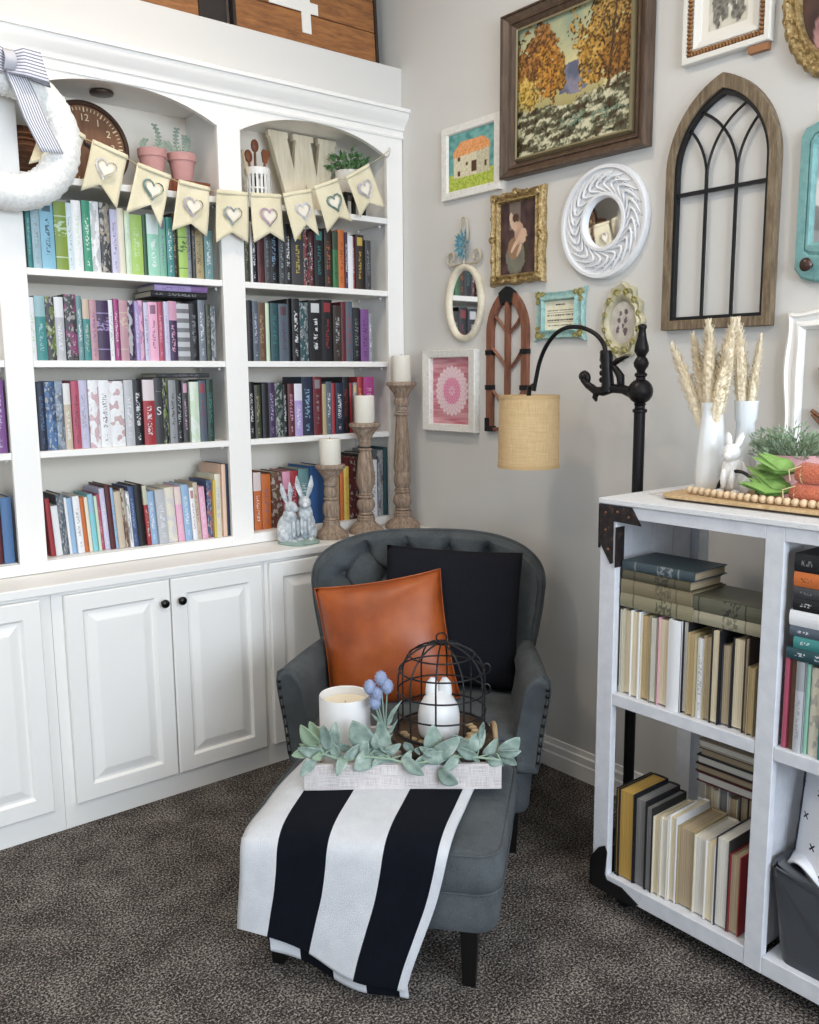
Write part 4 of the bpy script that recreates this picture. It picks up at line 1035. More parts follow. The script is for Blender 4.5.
soft_block([(.31,.0,.56,.03,.135),(.345,-.02,.60,.04,.137),(.352,-.028,.61,.045,.15),(.360,-.035,.61,.05,.25),(.362,-.037,.61,.05,.268),(.358,-.034,.61,.05,.272)]).build('seat_base',grey,ch,smooth=50)
soft_block([(.34,-.03,.52,.05,.272),(.370,-.045,.52,.06,.28),(.378,-.052,.52,.065,.32),(.374,-.048,.52,.065,.37),(.352,-.03,.52,.06,.388),(.33,-.01,.5,.06,.394)],.018).build('seat_cushion',grey,ch,smooth=60)
def piping_loop(parent,P,z,r=.0035,mat=None):
    m=MB(); m.tube([(x,y,z) for x,y in P],r,6,closed=True); return m.build('piping',mat or grey,parent,smooth=True)
piping_loop(ch,rrect(.374,-.049,.50,.065),.382)
def wz(z):
    K=[(.30,.33),(.40,.345),(.50,.362),(.58,.378),(.66,.392),(.74,.400)]
    if z<=K[0][0]: return K[0][1]
    for (a,b_),(c,d) in zip(K,K[1:]):
        if z<=c: return b_+(d-b_)*(z-a)/(c-a)
    q=(z-.74)/.162
    return .400*max(0,1-q**2.8)**(1/2.8)
ol=[]
for k in range(26): z=.30+.44*k/26; ol.append((wz(z),z))
for k in range(31):
    q=(sin(pi/2*k/30)); z=.74+.162*q; ol.append((wz(z),z))
ol=ol+[(-x,z) for x,z in ol[::-1][1:]]
nb=20
for k in range(1,nb): ol.append((-.33+.66*k/nb,.30))
ol_pip=ol[:len(ol)-nb+1]; ol=dense(ol,.009)
btn=[]
for r_,(z,xs) in enumerate(((.835,(-.225,-.08,.066,.205)),(.752,(-.305,-.15,-.005,.14,.285)),(.662,(-.225,-.08,.066,.205)),(.572,(-.30,-.15,-.005,.14,.28)),(.482,(-.225,-.08,.066,.205)))):
    for x in xs: btn.append((x,z))
segs=[(a,b_) for i,a in enumerate(btn) for b_ in btn[i+1:] if .06<abs(a[1]-b_[1])<.12 and abs(a[0]-b_[0])<.11]
for x,z in btn[:4]: segs.append(((x,z),(x*1.02,.885)))
def backy(x,z,tuft=True):
    y=.440+.17*(z-.40)-.11*(min(1.15,abs(x)/.40))**3
    if tuft:
        d=min(hypot(x-a,z-b_) for a,b_ in btn); s=min(seg_d(x,z,*a,*b_) for a,b_ in segs)
        y += .032*exp(-(d/.020)**2)+.017*exp(-(s/.008)**2) - .014*(1-exp(-(d/.05)**2))
    return y
cx0,cz0=0,.60
L=[]
n=len(ol)
def lp(f,dy,tuft=False): 
    return [(cx0+(x-cx0)*f, backy(cx0+(x-cx0)*f,cz0+(z-cz0)*f,tuft)+dy, cz0+(z-cz0)*f) for x,z in ol]
L.append([(x*.98,backy(x,z,False)+.085,cz0+(z-cz0)*.98) for x,z in ol])
L.append([(x*1.0,backy(x,z,False)+.070,z) for x,z in ol])
for f,dy in ((1.0,.035),(.992,.018),(.975,.006),(.95,0)): L.append(lp(f,dy,False))
for k in range(1,70): f=.95*(1-k/70)+.002; L.append(lp(f,0,True))
m=MB(); m.loops(L,True,cap0=True,cap1=True); bk=m.build('backrest',grey,ch,smooth=70)
for x,z in btn[:18]:
    mm=MB(); mm.ball((x,backy(x,z)-.004,z),(.012,.008,.012),12,8); mm.build('button',grey,bk,smooth=True)
m=MB(); m.tube([(x,backy(x,z,False)+.030,z) for x,z in [(x*1.003,cz0+(z-cz0)*1.003) for x,z in ol_pip]],.0045,6); m.build('piping',grey,bk,smooth=True)
nailm=plain('#1f1c1a',.3,.7)
for s,nm in((-1,'armrest'),(1,'armrest')):
    def sec(f,sh):
        # f: 0 front .. 1 back ; sh: shrink for the rounded front
        P=[(.372,.275),(.378,.34),(.384,.40),(.394,.46),(.404,.52),(.409,.545),(.404,.567),(.388,.578),(.366,.576),(.346,.560),(.332,.53),(.322,.48),(.313,.43),(.306,.385),(.306,.34),(.31,.275)]
        q=f; o=[]
        cx,cz=.355,.43
        for x,z in P:
            x2=x-.022*q-(.0 if z<.5 else .022*q); z2=z+(.005*sin(q*pi) if z>.5 else 0)-(.025*q if z>.5 else 0)
            o.append((cx+(x2-cx)*sh,cz+(z2-cz)*sh))
        return o
    L=[]
    for y,sh in ((-.050,.80),(-.056,.88),(-.054,.95),(-.045,.99),(-.03,1),(.0,1),(.06,1),(.12,1),(.2,1),(.28,1),(.36,1),(.44,.99)):
        f=max(0,(y+.03)/.47); L.append([(s*x,y,z) for x,z in sec(f,sh)])
    m=MB(); m.loops(L,True,True,True); ar=m.build('armrest',grey,ch,smooth=60)
    P=[(.381,.315),(.384,.345),(.387,.37),(.390,.40),(.394,.43),(.399,.46),(.404,.49),(.408,.52),(.409,.540)]
    for x,z in P:
        xx=.355+(x-.355)*.93; mm=MB(); mm.ball((s*(xx-.004),-.0525,z),(.0065,.005,.0065),10,6); mm.build('nailhead',nailm,ar,smooth=True)
    m=MB(); m.tube([(s*(.355+(x-.355)*.99),-.046,z) for x,z in [(.372,.28)]+P+[(.406,.567),(.388,.579)]],.003,6); m.build('piping',grey,ar,smooth=True)
def legm(x,y,h=.137,a=.021,b_=.014,dx=0,dy=0):
    m=MB(); vs=[]
    for z,w,ox,oy in((h,a,0,0),(0,b_,dx,dy)):
        vs+=[(x+sx*w+ox,y+sy*w+oy,z) for sx,sy in((-1,-1),(1,-1),(1,1),(-1,1))]
    m.add(vs,[(0,1,2,3),(7,6,5,4)]+[(i,i+4,(i+1)%4+4,(i+1)%4) for i in range(4)]); return m
for x,y,dx,dy in((-.30,.005,0,0),(.30,.005,0,0),(-.27,.52,-.01,.03),(.27,.52,.01,.03)): legm(x,y,dx=dx,dy=dy).build('leg',BLACKW,ch,bevel=.002)

# ---------------------------------------------------------------- pillows
def pillow(w,h,t,mat,parent,pinch=.06,wr=0,seed=0,name='cushion_cover',corner=0):
    m=MB(); n=26
    def F_(sgn):
        def f(u,v):
            a=2*u-1; b_=2*v-1
            x=w/2*a*(1-pinch*(1-b_*b_)); z=h/2*b_*(1-pinch*(1-a*a))
            k=max(0,(1-abs(a)**2.4)*(1-abs(b_)**2.4))**.55
            y=sgn*t/2*k+wr*mnoise.noise(Vector((x*7+seed,z*7,sgn)))*k
            return Vector((x,y,z))
        return f
    m.grid(F_(-1),n,n); m.grid(F_(1),n,n)
    o=m.build(name,mat,parent,smooth=180)
    return o
def chair_pt(x,y,z): 
    M=Matrix.Rotation(TC-pi/2,3,'Z'); return Vector((-.764,-.977,0))+M@Vector((x,y,z))
def place_pillow(o,x,y,z,roll,tilt,yaw=0):
    o.location=chair_pt(x,y,z)
    o.rotation_euler=(Matrix.Rotation(TC-pi/2+yaw,3,'Z')@Matrix.Rotation(tilt,3,'X')@Matrix.Rotation(roll,3,'Y')).to_euler()
n=N('black_weave'); x=n.noise(n.coord(),500,2); blackf=n.out(n.ramp(x,[(.35,'#0d0e13'),(.65,'#20212a')]),.95,0,x,.6,.003,.2)
t=thing('throw_pillow','square black woven pillow behind the orange one in the armchair','pillow'); place_pillow(t,.088,.335,.645,radians(2.5),-radians(13))
pillow(.46,.46,.13,blackf,t,.03,.006,3)
n=N('leather'); co=n.coord(); x=n.noise(co,6,5,.6); y=n.noise(co,160,3); lea=n.out(n.ramp(x,[(.3,'#77340f'),(.5,'#974717'),(.72,'#ad5a24')]),.42,0,y,.15,.001,.5)
t=thing('throw_pillow','orange tan leather pillow leaning in the left half of the armchair','pillow'); place_pillow(t,-.112,.215,.588,-radians(9),-radians(16),radians(4))
lp_=pillow(.42,.42,.16,lea,t,.06,.014,8)
m=MB(); P=[]
for k in range(80):
    q=k/80*4; s=int(q); f=q-s; a,b_=[(-1+2*f,-1),(1,-1+2*f),(1-2*f,1),(-1,1-2*f)][s]
    P.append((.21*a*(1-.06*(1-b_*b_)),0,.21*b_*(1-.06*(1-a*a))))
m.tube(P,.0028,6,closed=True); m.build('seam_piping',lea,t,smooth=True)

# ---------------------------------------------------------------- ottoman and throw
TO=radians(40); OO=(-1.216,-1.368,0)
ot=thing('ottoman','dark grey linen ottoman pushed against the armchair, striped blanket over it','ottoman',OO,TO-pi/2)
soft_block([(.28,-.02,.44,.03,.160),(.303,-.045,.465,.05,.162),(.307,-.050,.47,.055,.176),(.312,-.052,.472,.06,.258),(.309,-.049,.47,.06,.262),(.314,-.054,.474,.06,.266),(.318,-.056,.476,.06,.30),(.316,-.054,.475,.06,.352),(.308,-.046,.467,.06,.360),(.295,-.033,.455,.055,.366)],.020).build('cushion',grey,ot,smooth=60)
piping_loop(ot,rrect(.313,-.051,.471,.06),.357,.004); piping_loop(ot,rrect(.314,-.053,.473,.06),.262,.003)
for x,y in((-.24,.0),(.238,.0),(-.24,.43),(.238,.43)): legm(x,y,.163,.022,.016).build('leg',BLACKW,ot,bevel=.002)
blue=fabric('navy_fleece','#04070f','#0a101d',600,.97,.8,20,.004,.0); wht=fabric('white_fleece','#c9ccd2','#e4e5e8',600,.95,.8,20,.004,.3)
rowsT=[ # local: left (x,y,z), right
 ((-.275,.44,.392),(.24,.45,.392)),((-.285,.33,.393),(.235,.36,.393)),((-.299,.20,.392),(.222,.22,.394)),((-.302,.08,.388),(.212,.10,.393)),((-.303,.0,.382),(.204,.02,.390)),
 ((-.303,-.045,.368),(.199,-.040,.379)),((-.303,-.068,.340),(.194,-.067,.355)),((-.303,-.075,.29),(.184,-.074,.305)),((-.306,-.078,.235),(.168,-.078,.24)),((-.310,-.078,.19),(.143,-.088,.165)),((-.313,-.076,.150),(.118,-.096,.09)),((-.314,-.074,.136),(.103,-.098,.032))]
tb=[0,.185,.43,.70,.952,1.0]; cols=[0,1,0,1,0]
tcols=[]
for a,b_ in zip(tb,tb[1:]):
    k=max(1,round((b_-a)*30)); tcols += [a+(b_-a)*j/k for j in range(k)]
tcols.append(1.0)
def throw_pt(t_,v,off=0):
    s=v*(len(rowsT)-1); i=min(int(s),len(rowsT)-2); f=s-i
    def cr(p0,p1,p2,p3,f): return .5*((2*p1)+(-p0+p2)*f+(2*p0-5*p1+4*p2-p3)*f*f+(-p0+3*p1-3*p2+p3)*f*f*f)
    g=lambda k,sd: Vector(rowsT[max(0,min(len(rowsT)-1,k))][sd])
    a=cr(g(i-1,0),g(i,0),g(i+1,0),g(i+2,0),f); b_=cr(g(i-1,1),g(i,1),g(i+1,1),g(i+2,1),f)
    p=a.lerp(b_,t_)
    hang=max(0,(v-.5)*2)
    p.y += -.010*hang*sin(t_*9+1.0)*sin(pi*t_)*1.0 - .008*hang*hang
    p.z += .012*(1-hang)*0 + .004*sin(t_*pi)*(1-hang) + (.012*sin(t_*7)*hang*hang)
    if t_<.14 and v<.5: # slips over the left edge
        q=(.14-t_)/.14; p.z-=.030*q*q*min(1,max(0,(.45-v)*3+.4)); 
    p.y-=off; return p
m=MB(); NV=48
def build_throw(v0,v1,off,mats,name,parent,shift=0):
    m=MB(); vs=[]; fs=[]; mi=[]; nt=len(tcols)
    for j in range(NV+1):
        v=v0+(v1-v0)*j/NV
        for t_ in tcols: vs.append(throw_pt(t_,v,off))
    for j in range(NV):
        for i in range(nt-1):
            tm=(tcols[i]+tcols[i+1])/2
            k=sum(1 for q in tb[1:-1] if tm>q); m.f.append((j*nt+i,j*nt+i+1,(j+1)*nt+i+1,(j+1)*nt+i)); m.m.append(cols[k] if not shift else 1-cols[k])
    m.v=[tuple(p) for p in vs]; return m.build(name,mats,parent,smooth=70,solid=.009,off=0)
tw=thing('throw_blanket','navy and white wide striped fleece blanket hanging over the front of the ottoman','blanket',OO,TO-pi/2)
build_throw(0,1,.004,[wht,blue],'blanket_cloth',tw)
# folded-under lower layer
m=MB(); nt=len(tcols)
for j in range(7):
    for t_ in tcols:
        if t_<.15: t2=.15
        else: t2=t_
        p=throw_pt(t2,1.0,-.010); p.z=max(.012,p.z+.012-(.062*j/6)*(1 if t2>.17 else 0)*(1-.4*t2)); p.x+=.004*j/6; m.v.append(tuple(p))
for j in range(6):
    for i in range(nt-1):
        tm=(tcols[i]+tcols[i+1])/2; k=int(tm*5.3)%2
        m.f.append((j*nt+i,j*nt+i+1,(j+1)*nt+i+1,(j+1)*nt+i)); m.m.append(1-k)
m.build('folded_hem',[wht,blue],tw,smooth=70,solid=.008,off=0)

# ---------------------------------------------------------------- tray and its things
TT=radians(51); TO_=Vector((-1.060,-1.295,.402)); TZ=.0
def tray_pt(x,y,z): return TO_+Matrix.Rotation(TT-pi/2,3,'Z')@Vector((x,y,z))
def tthing(nm,lab,cat,x,y,z,rot=0,group=None): return thing(nm,lab,cat,tray_pt(x,y,z),TT-pi/2+rot,group)
n=N('whitewash'); co=n.coord('Object',(1,1,1)); x=n.noise(n.coord('Object',(3,20,160)),6,4,.7); y=n.noise(n.coord('Object',(200,20,6)),5,3,.6)
ws=n.out(n.ramp(n.math('ADD',n.math('MULTIPLY',x,.55),n.math('MULTIPLY',y,.45)),[(.36,'#8f7f7c'),(.48,'#cbc3c1'),(.62,'#e6e2e0')]),.75,0,x,.5,.002)
tr=tthing('wooden_tray','whitewashed rough wooden tray with rope handles on the striped blanket','tray',0,0,0)
dp=.27
for nm,a in(('front_board',(-.253,.253,0,.014,-.004,.064)),('back_board',(-.253,.253,dp-.014,dp,0,.060)),('side_board',(-.253,-.239,.014,dp-.014,0,.060)),('side_board',(.239,.253,.014,dp-.014,0,.060)),('tray_floor',(-.239,.239,.014,dp-.014,0,.010))):
    m=MB(); m.box(*a); m.build(nm,ws,tr,bevel=.0015)
rope=plain('#a98f6d',.9,bump=.6,vary=.2)
for s in(-1,1):
    m=MB(); p=[]
    for k in range(15):
        a=pi*k/14; p.append((s*(.246),dp/2-.055*cos(a),.045+.070*sin(a)**.8))
    m.tube(p,.007,8); m.build('rope_handle',rope,tr,smooth=True)
t=tthing('candle_jar','wide white ceramic candle jar at the left end of the tray','candle',-.155,.135,.0105)
m=MB(); m.lathe([(0,0),(.064,0),(.068,.005),(.0685,.02),(.0685,.190),(.067,.194),(.064,.191),(.063,.165),(0,.165)],seg=44); m.build('ceramic_jar',plain('#dcdad8',.35,bump=.05),t,smooth=40)
m=MB(); m.lathe([(0,.166),(.0625,.166),(.0625,.172),(0,.172)],seg=40); w_=m.build('candle_wax',plain('#e6d9c0',.5),t)
m=MB(); m.tube([(0,0,.166),(.002,0,.175)],.001,5); m.build('wick',DARK,w_)
# cloche
cg=tthing('wire_cloche','black wire birdcage cloche over a white ceramic rabbit, on the tray','cloche',.105,.135,.0105)
m=MB()
RB=.118
wr=.0024
zb=.098; zs_=.235; zt=.335
for k in range(5):
    a=pi*k/5+.15
    p=[]
    for q in range(-14,15):
        f=q/14; 
        if abs(f)>.55: r_=RB; z=zb+(zs_-zb)*(1-abs(f))/.45
        else: th=f/.55*pi/2; r_=RB*abs(sin(th)); z=zs_+(zt-zs_)*cos(th)
        sg=1 if q>=0 else -1; p.append((sg*r_*cos(a),sg*r_*sin(a),z))
    m.tube(p,wr,6)
for z,r_ in((zb,RB+.006),(.150,RB),(.205,RB),(.262,RB*.965),(.303,RB*.74)): m.tube([(r_*cos(2*pi*k/40),r_*sin(2*pi*k/40),z) for k in range(40)],wr*(1.5 if z==zb else 1),6,closed=True)
m.build('wire_dome',DARK,cg,smooth=True)
m=MB(); m.lathe([(0,zt-.004),(.016,zt-.004),(.017,zt+.002),(.010,zt+.005),(0,zt+.006)],seg=18); m.tube([(.014*cos(2*pi*k/20),0,zt+.014+.012*sin(2*pi*k/20)) for k in range(20)],.0022,6,closed=True); m.build('top_ring',DARK,cg,smooth=True)
m=MB(); 
for z in(.205,.262):
    m.tube([(RB+.002+.010*cos(a),-.0,z+.014*sin(a)) for a in [2*pi*k/14 for k in range(14)]],.002,5,closed=True)
m.build('door_hooks',DARK,cg,smooth=True)
bwood=wood('brown_wood','#33271d','#5f4b38',ns=9)
m=MB(); m.lathe([(0,0),(.112,0),(.118,.006),(.112,.014),(.106,.03),(.112,.060),(.136,.066),(.140,.074),(.138,.086),(.130,.088),(.126,.080),(0,.078)],seg=56); m.build('wooden_base',bwood,cg,smooth=35)
rb=tthing('ceramic_rabbit','plain white ceramic rabbit with upright ears inside the wire cloche','figurine',.097,.13,.0895,.0)
m=MB()
m.lathe([(0,0),(.046,0),(.054,.006),(.056,.02),(.056,.060),(.051,.085),(.040,.105),(.026,.118),(.012,.124),(0,.125)],seg=36)
wc=plain('#e3e3e4',.35)
m.build('body',wc,rb,smooth=50)
for s in(-1,1):
    m=MB(); m.tube([(s*.017,.0,.100),(s*.018,0,.122),(s*.017,.002,.146),(s*.016,.003,.160)],[.016,.018,.0165,.006],12,flat=.7); m.build('ear',wc,rb,smooth=True)
m=MB(); m.tube([(-.040*cos(a)*.5-.012,-.0535-.000*cos(a),.055+.022*sin(a)) for a in [pi+pi*.62*k/9+.3 for k in range(10)]],.0018,5); m.build('paw_line',plain('#a09a98',.5),rb,smooth=True)
m=MB(); r_=random.Random(3)
for k in range(16):
    a=pi*1.05+k*.19*pi/2.6; m.ball((.090*cos(a)+r_.uniform(-.01,.01),.080*sin(a),.0905-.0895+.006+r_.uniform(0,.006)),(.012,.008,.007),7,5)
m.build('moss_ring',plain('#a58d6a',.9,vary=.3),rb)
# lamb's ear garland
g=tthing('leaf_garland','garland of dusty green lambs ear leaves lying along the front of the tray','garland',0,0,0)
LV=[(-0.216, 0.516, -0.254, 0.588), (-0.213, 0.522, -0.236, 0.58), (-0.214, 0.513, -0.263, 0.522), (-0.224, 0.505, -0.284, 0.49), (-0.206, 0.492, -0.231, 0.49), (-0.191, 0.505, -0.198, 0.583), (-0.17, 0.516, -0.17, 0.577), (-0.166, 0.472, -0.179, 0.529), (-0.083, 0.507, -0.127, 0.582), (-0.086, 0.507, -0.149, 0.499), (-0.078, 0.496, -0.123, 0.457), (-0.045, 0.49, -0.077, 0.47), (-0.068, 0.507, -0.067, 0.552), (-0.04, 0.496, -0.061, 0.576), (-0.002, 0.468, 0.022, 0.506), (0.016, 0.468, 0.039, 0.463), (0.073, 0.492, 0.078, 0.569), (0.083, 0.486, 0.029, 0.506), (0.073, 0.481, 0.146, 0.55), (0.073, 0.481, 0.15, 0.462), (0.091, 0.459, 0.14, 0.425), (0.127, 0.497, 0.169, 0.537), (0.16, 0.497, 0.212, 0.55), (0.198, 0.526, 0.205, 0.584), (0.206, 0.485, 0.243, 0.531), (0.178, 0.48, 0.198, 0.462), (0.244, 0.49, 0.299, 0.535), (0.25, 0.477, 0.292, 0.461), (0.214, 0.48, 0.254, 0.467)]
wide={8:.45,10:.45,16:.38,18:.26,19:.36,20:.42,22:.32,26:.42,27:.4,5:.26,6:.3,9:.33,23:.14,4:.36,24:.3,28:.34}
n=N('sage_leaf'); co=n.coord(); x=n.noise(co,30,4); y=n.noise(co,300,3); leafm=n.out(n.ramp(x,[(.3,'#6f837a'),(.55,'#93a49a'),(.75,'#b7c3ba')]),.85,0,y,.5,.002,.2)
leafm2=plain('#8da085',.85,vary=.12)
r_=random.Random(5)
for k in range(20):
    x0=-.22+.46*k/19; a_=r_.uniform(.15,2.9); l_=r_.uniform(.055,.085)
    if k%3==0: a_=-r_.uniform(.5,2.5)
    LV.append((x0,.489+.006*sin(k*2.1),x0+cos(a_)*l_,max(.449,.489+sin(a_)*l_*.8)))
for i,(x0,z0,x1,z1) in enumerate(LV):
    z0-=.392+.010; z1-=.392+.010
    a=Vector((x0,.004+r_.uniform(-.004,.012),z0)); low=z1<.052; b_=Vector((x1,(-.026 if low else r_.uniform(-.03,.02)),z1))
    if z0<.058: a.y=-.012
    d=b_-a; L_=d.length; s=d.cross(Vector((r_.uniform(-.25,.25),1,r_.uniform(-.1,.4)))).normalized(); up=s.cross(d).normalized()
    w=L_*wide.get(i,.27)*.80
    m=MB()
    def F_(u,v):
        c=a+d*v+up*(.012*sin(pi*v)*(1 if i%2 else -1)*.6)
        ww=w*(sin(pi*v**.85)**.75 if 0<v<1 else 0)+.001
        q=2*u-1; return c+s*(ww*q)+up*(-.010*abs(q)*sin(pi*v)*L_/.08*.6)
    m.grid(F_,6,10); m.build('leaf',leafm if i not in(0,1,2,3,4) else leafm2,g,smooth=180,solid=.0012)
m=MB()
sp=[(-.235,.001,.085),(-.20,.0,.095),(-.15,-.004,.078),(-.09,-.003,.088),(-.03,-.004,.082),(.02,-.008,.068),(.08,-.006,.078),(.13,-.003,.086),(.19,-.002,.084),(.25,-.003,.076)]
m.tube(sp,.003,6)
for x0,z0,x1,z1 in LV:
    k=min(range(len(sp)),key=lambda j:(sp[j][0]-x0)**2+(sp[j][2]-(z0-.402))**2); m.tube([sp[k],(x0,.004,z0-.402)],.0018,5)
m.build('stem',plain('#8fa48f',.8),g,smooth=True)
# thistles
th=tthing('thistle_stem','blue thistle stem standing beside the white candle jar','flower',-.045,.055,.012)
TB=[(-.084,.641),(-.055,.665),(-.039,.643),(-.071,.600),(-.066,.622)]
m=MB()
for x,z in TB: m.tube([(.01,.0,.06),(.0,.0,.12),((x+.045)*.7,.005,(z-.40)*.8),(x+.045,.01,z-.414)],.002,5)
m.tube([(.0,.0,0),(.012,.0,.06),(.01,0,.10)],.003,5); m.build('stem',plain('#7f9588',.8),th,smooth=True)
tb_=plain('#8c98b6',.85,vary=.25,bscale=500)
for x,z in TB:
    m=MB(); c=Vector((x+.045,.01,z-.405)); m.ball(c,(.0155,.0155,.020),14,10)
    for k in range(46):
        q=k/46; zc=1-2*q; a=k*2.4; d=Vector((sqrt(max(0,1-zc*zc))*cos(a),sqrt(max(0,1-zc*zc))*sin(a),zc)); base=c+Vector((d.x*.013,d.y*.013,d.z*.017)); s=d.orthogonal().normalized()*.0014; m.add([base-s,base+s,base+d*.007],[(0,1,2)])
    m.build('thistle_head',tb_,th,smooth=True)
m=MB()
for i,(x,z,x1,z1) in enumerate(((.0,.10,.034,.150),(.0,.12,.03,.185),(.0,.13,-.04,.165),(.0,.09,.02,.11),(.005,.15,.045,.205),(.0,.05,-.03,.10),(.0,.06,.02,.06))):
    a=Vector((x,0,z)); b_=Vector((x1,r_.uniform(-.01,.02),z1)); d=b_-a; s=d.cross(Vector((0,1,.2))).normalized()*.006; u=Vector((0,-.004,0)); m.add([a,a+d*.4+s,b_,a+d*.4-s,a+d*.5+u],[(0,1,4),(1,2,4),(2,3,4),(3,0,4)])
m.build('leaves',leafm,th,solid=.001)
# ---------------------------------------------------------------- white shelf unit on casters
UX,UY=-.57,-1.517
un=thing('shelf_unit','white open wooden shelf unit with black corner brackets on casters, right side','shelf',(UX,UY,0),RW)
UW,UD=1.03,.43; UB=.055
n=N('unit_paint'); x=n.noise(n.coord('Object',(3,3,3)),8,5); unitm=n.out(n.ramp(x,[(.3,'#c9cbd2'),(.7,'#d9dbe0')]),.5)
n=N('distressed'); x=n.noise(n.coord('Object',(6,30,120)),7,5,.75); y=n.noise(n.coord(),5,2); dist=n.out(n.ramp(x,[(.33,'#5d5d62'),(.40,'#d9dadd'),(.6,'#e3e4e6')]),.6,0,x,.4,.002)
m=MB(); m.box(-.004,UW+.004,-.006,UD,1.118,1.132); m.build('top_board',dist,un,bevel=.002)
ST=.456; SW=.045
for nm,x0,x1 in(('left_post',0,.05),('middle_post',ST,ST+SW),('right_post',UW-.05,UW)):
    m=MB(); m.box(x0,x1,0,.022,UB,1.1175); m.build('post',unitm,un,bevel=.002)
    m=MB(); m.box(x0+(.0 if x0==0 else .004),x1-.004,UD-.05,UD,UB,1.1175); m.build('post',unitm,un)
for x0,x1 in((.05,ST),(ST+SW,UW-.05)):
    m=MB(); m.box(x0,x1,0,.020,1.086,1.1175); m.build('rail',unitm,un,bevel=.001)
    m=MB(); m.box(x0,x1,.001,UD-.002,.584,.616); m.build('shelf_board',unitm,un,bevel=.002)
    m=MB(); m.box(x0,x1,.001,UD-.002,UB,.100); m.build('bottom_board',unitm,un,bevel=.002)
# plank side and dividers in the upper bays
def planks(x0,x1,z0,z1):
    m=MB(); k=4; w=(UD-.074)/k
    for i in range(k): m.box(x0,x1,.023+i*w+.0008,.023+(i+1)*w-.0008,z0,z1)
    return m
planks(.008,.022,.616,1.117).build('side_planks',unitm,un,bevel=.0015)
planks(UW-.022,UW-.008,.616,1.117).build('side_planks',unitm,un,bevel=.0015)
planks(ST+.012,ST+.03,.616,1.117).build('divider',unitm,un,bevel=.001)
planks(ST+.012,ST+.03,.100,.584).build('divider',unitm,un,bevel=.001)
n=N('rusty_black'); x=n.noise(n.coord(),60,5,.6); rusty=n.out(n.ramp(x,[(.35,'#1d1a1a'),(.6,'#33292a'),(.72,'#6b4a3c')]),.5,.4,x,.3,.002)
m=MB(); m.prism([(-.003,1.116),(.098,1.116),(.128,1.072),(.042,1.075),(.042,.965),(.036,.962),(-.003,1.02)],-.004,.0)
m.box(-.0045,-.001,-.004,.11,1.0,1.116); m.box(.0505,.0535,-.004,.03,.955,1.06); 
br=m.build('corner_bracket',rusty,un)
for x,z in((.018,1.095),(.055,1.10),(.09,1.09),(.018,1.05),(.028,1.0)):
    mm=MB(); mm.ball((x,-.004,z),(.004,.002,.004),8,5); mm.build('rivet',plain('#7a5238',.5,.5),br,smooth=True)
m=MB(); m.prism([(-.003,.050),(.13,.050),(.155,.062),(.10,.086),(.052,.086),(.044,.10),(.050,.165),(.042,.182),(.022,.170),(-.003,.135)],-.004,.0)
m.box(-.006,-.001,-.004,.11,.05,.13); m.build('corner_bracket',DARK,un)
for x,y in((.075,.05),(.075,.38),(.95,.05),(.95,.38)):
    cs=MB(); cs.box(x-.028,x+.028,y-.028,y+.028,.049,.0545); cs.prism([(x-.014,.05),(x+.014,.05),(x+.008,.02),(x-.008,.02)],y-.016,y-.012); cs.prism([(x-.014,.05),(x+.014,.05),(x+.008,.02),(x-.008,.02)],y+.012,y+.016)
    c=cs.build('caster',DARK,un)
    w_=MB(); w_.lathe([(0,-.010),(.019,-.010),(.0215,-.006),(.0215,.006),(.019,.010),(0,.010)],(x,y,.0222),20,M=Matrix.Rotation(pi/2,3,'X')); w_.build('wheel',BLACKW,c,smooth=40)
UM=Matrix.Translation((UX,UY,0))@Matrix.Rotation(RW,4,'Z')
def uplace(o,x,y,z): o.matrix_world=UM@Matrix.Translation((x,y,z+.0005))
# standing books, fore edges to the room
def urow(xs,items,z,y0,hb,row,group,spine=False,pm=None,hv=.01,d0=.14):
    its=parse(items); xs=[x-1.54 for x in xs]; assert len(its)==len(xs)-1,(row,len(its),len(xs)-1)
    ws=[b_-a for a,b_ in zip(xs,xs[1:])]
    for i,(cn,stl,ac,hh) in enumerate(its):
        w=ws[i]-.0012; h=hh or hb+rnd.uniform(-hv,hv)
        if spine or ac=='spine': o=make_book(w,h,d0,get_bm(cn,stl,ac if ac!='spine' else 'grey'),PAGE2,True)
        else: o=make_book(w,h,d0,plain(PAL[cn],.6),pm or PMS[ac] if ac in PMS else PAGE2,False)
        uplace(o,xs[i]+.0006,y0+rnd.uniform(0,.012),z)
        o['label']=booklabel(i,LABNAMES(its),ws,row); o['category']='book'; o['group']=group; LABELS[o['label']]=LABELS.get(o['label'],0)+1
PMS={'c':page_mat('#eadfc6','#cdbd9c'),'t':page_mat('#d0b992','#ad956c'),'w':page_mat('#e9e6de','#cfcac0'),'g':page_mat('#8e8d8c','#6b6a6a'),'y':page_mat('#c7a35c','#a3803d'),'k':page_mat('#bfae93','#9c8b70')}
PN={'c':'cream','t':'tan','w':'pale','g':'grey','y':'yellow','k':'beige'}
def LABNAMES(its): return [((PN.get(a,c)+'-paged') if a in PN else c,s,a,h) for c,s,a,h in its]
urow([1.595,1.603,1.632,1.66,1.691,1.714,1.747,1.784,1.802,1.824,1.845,1.866,1.89,1.917,1.95,1.963,1.982],
 'cream||w|.225,cream||c|.228,white||c|.23,cream||t|.226,khaki||w|.226,pink||c|.228,white|n|spine|.232,black||w|.235,tan||t|.21,white|t|spine|.20,tan||k|.21,black||c|.232,charcoal||k|.20,black||c|.222,dark brown||k|.23,tan||t|.165',
 .616,.012,.225,'upper shelf of white unit','books with fore edges out on the upper shelf of the white unit')
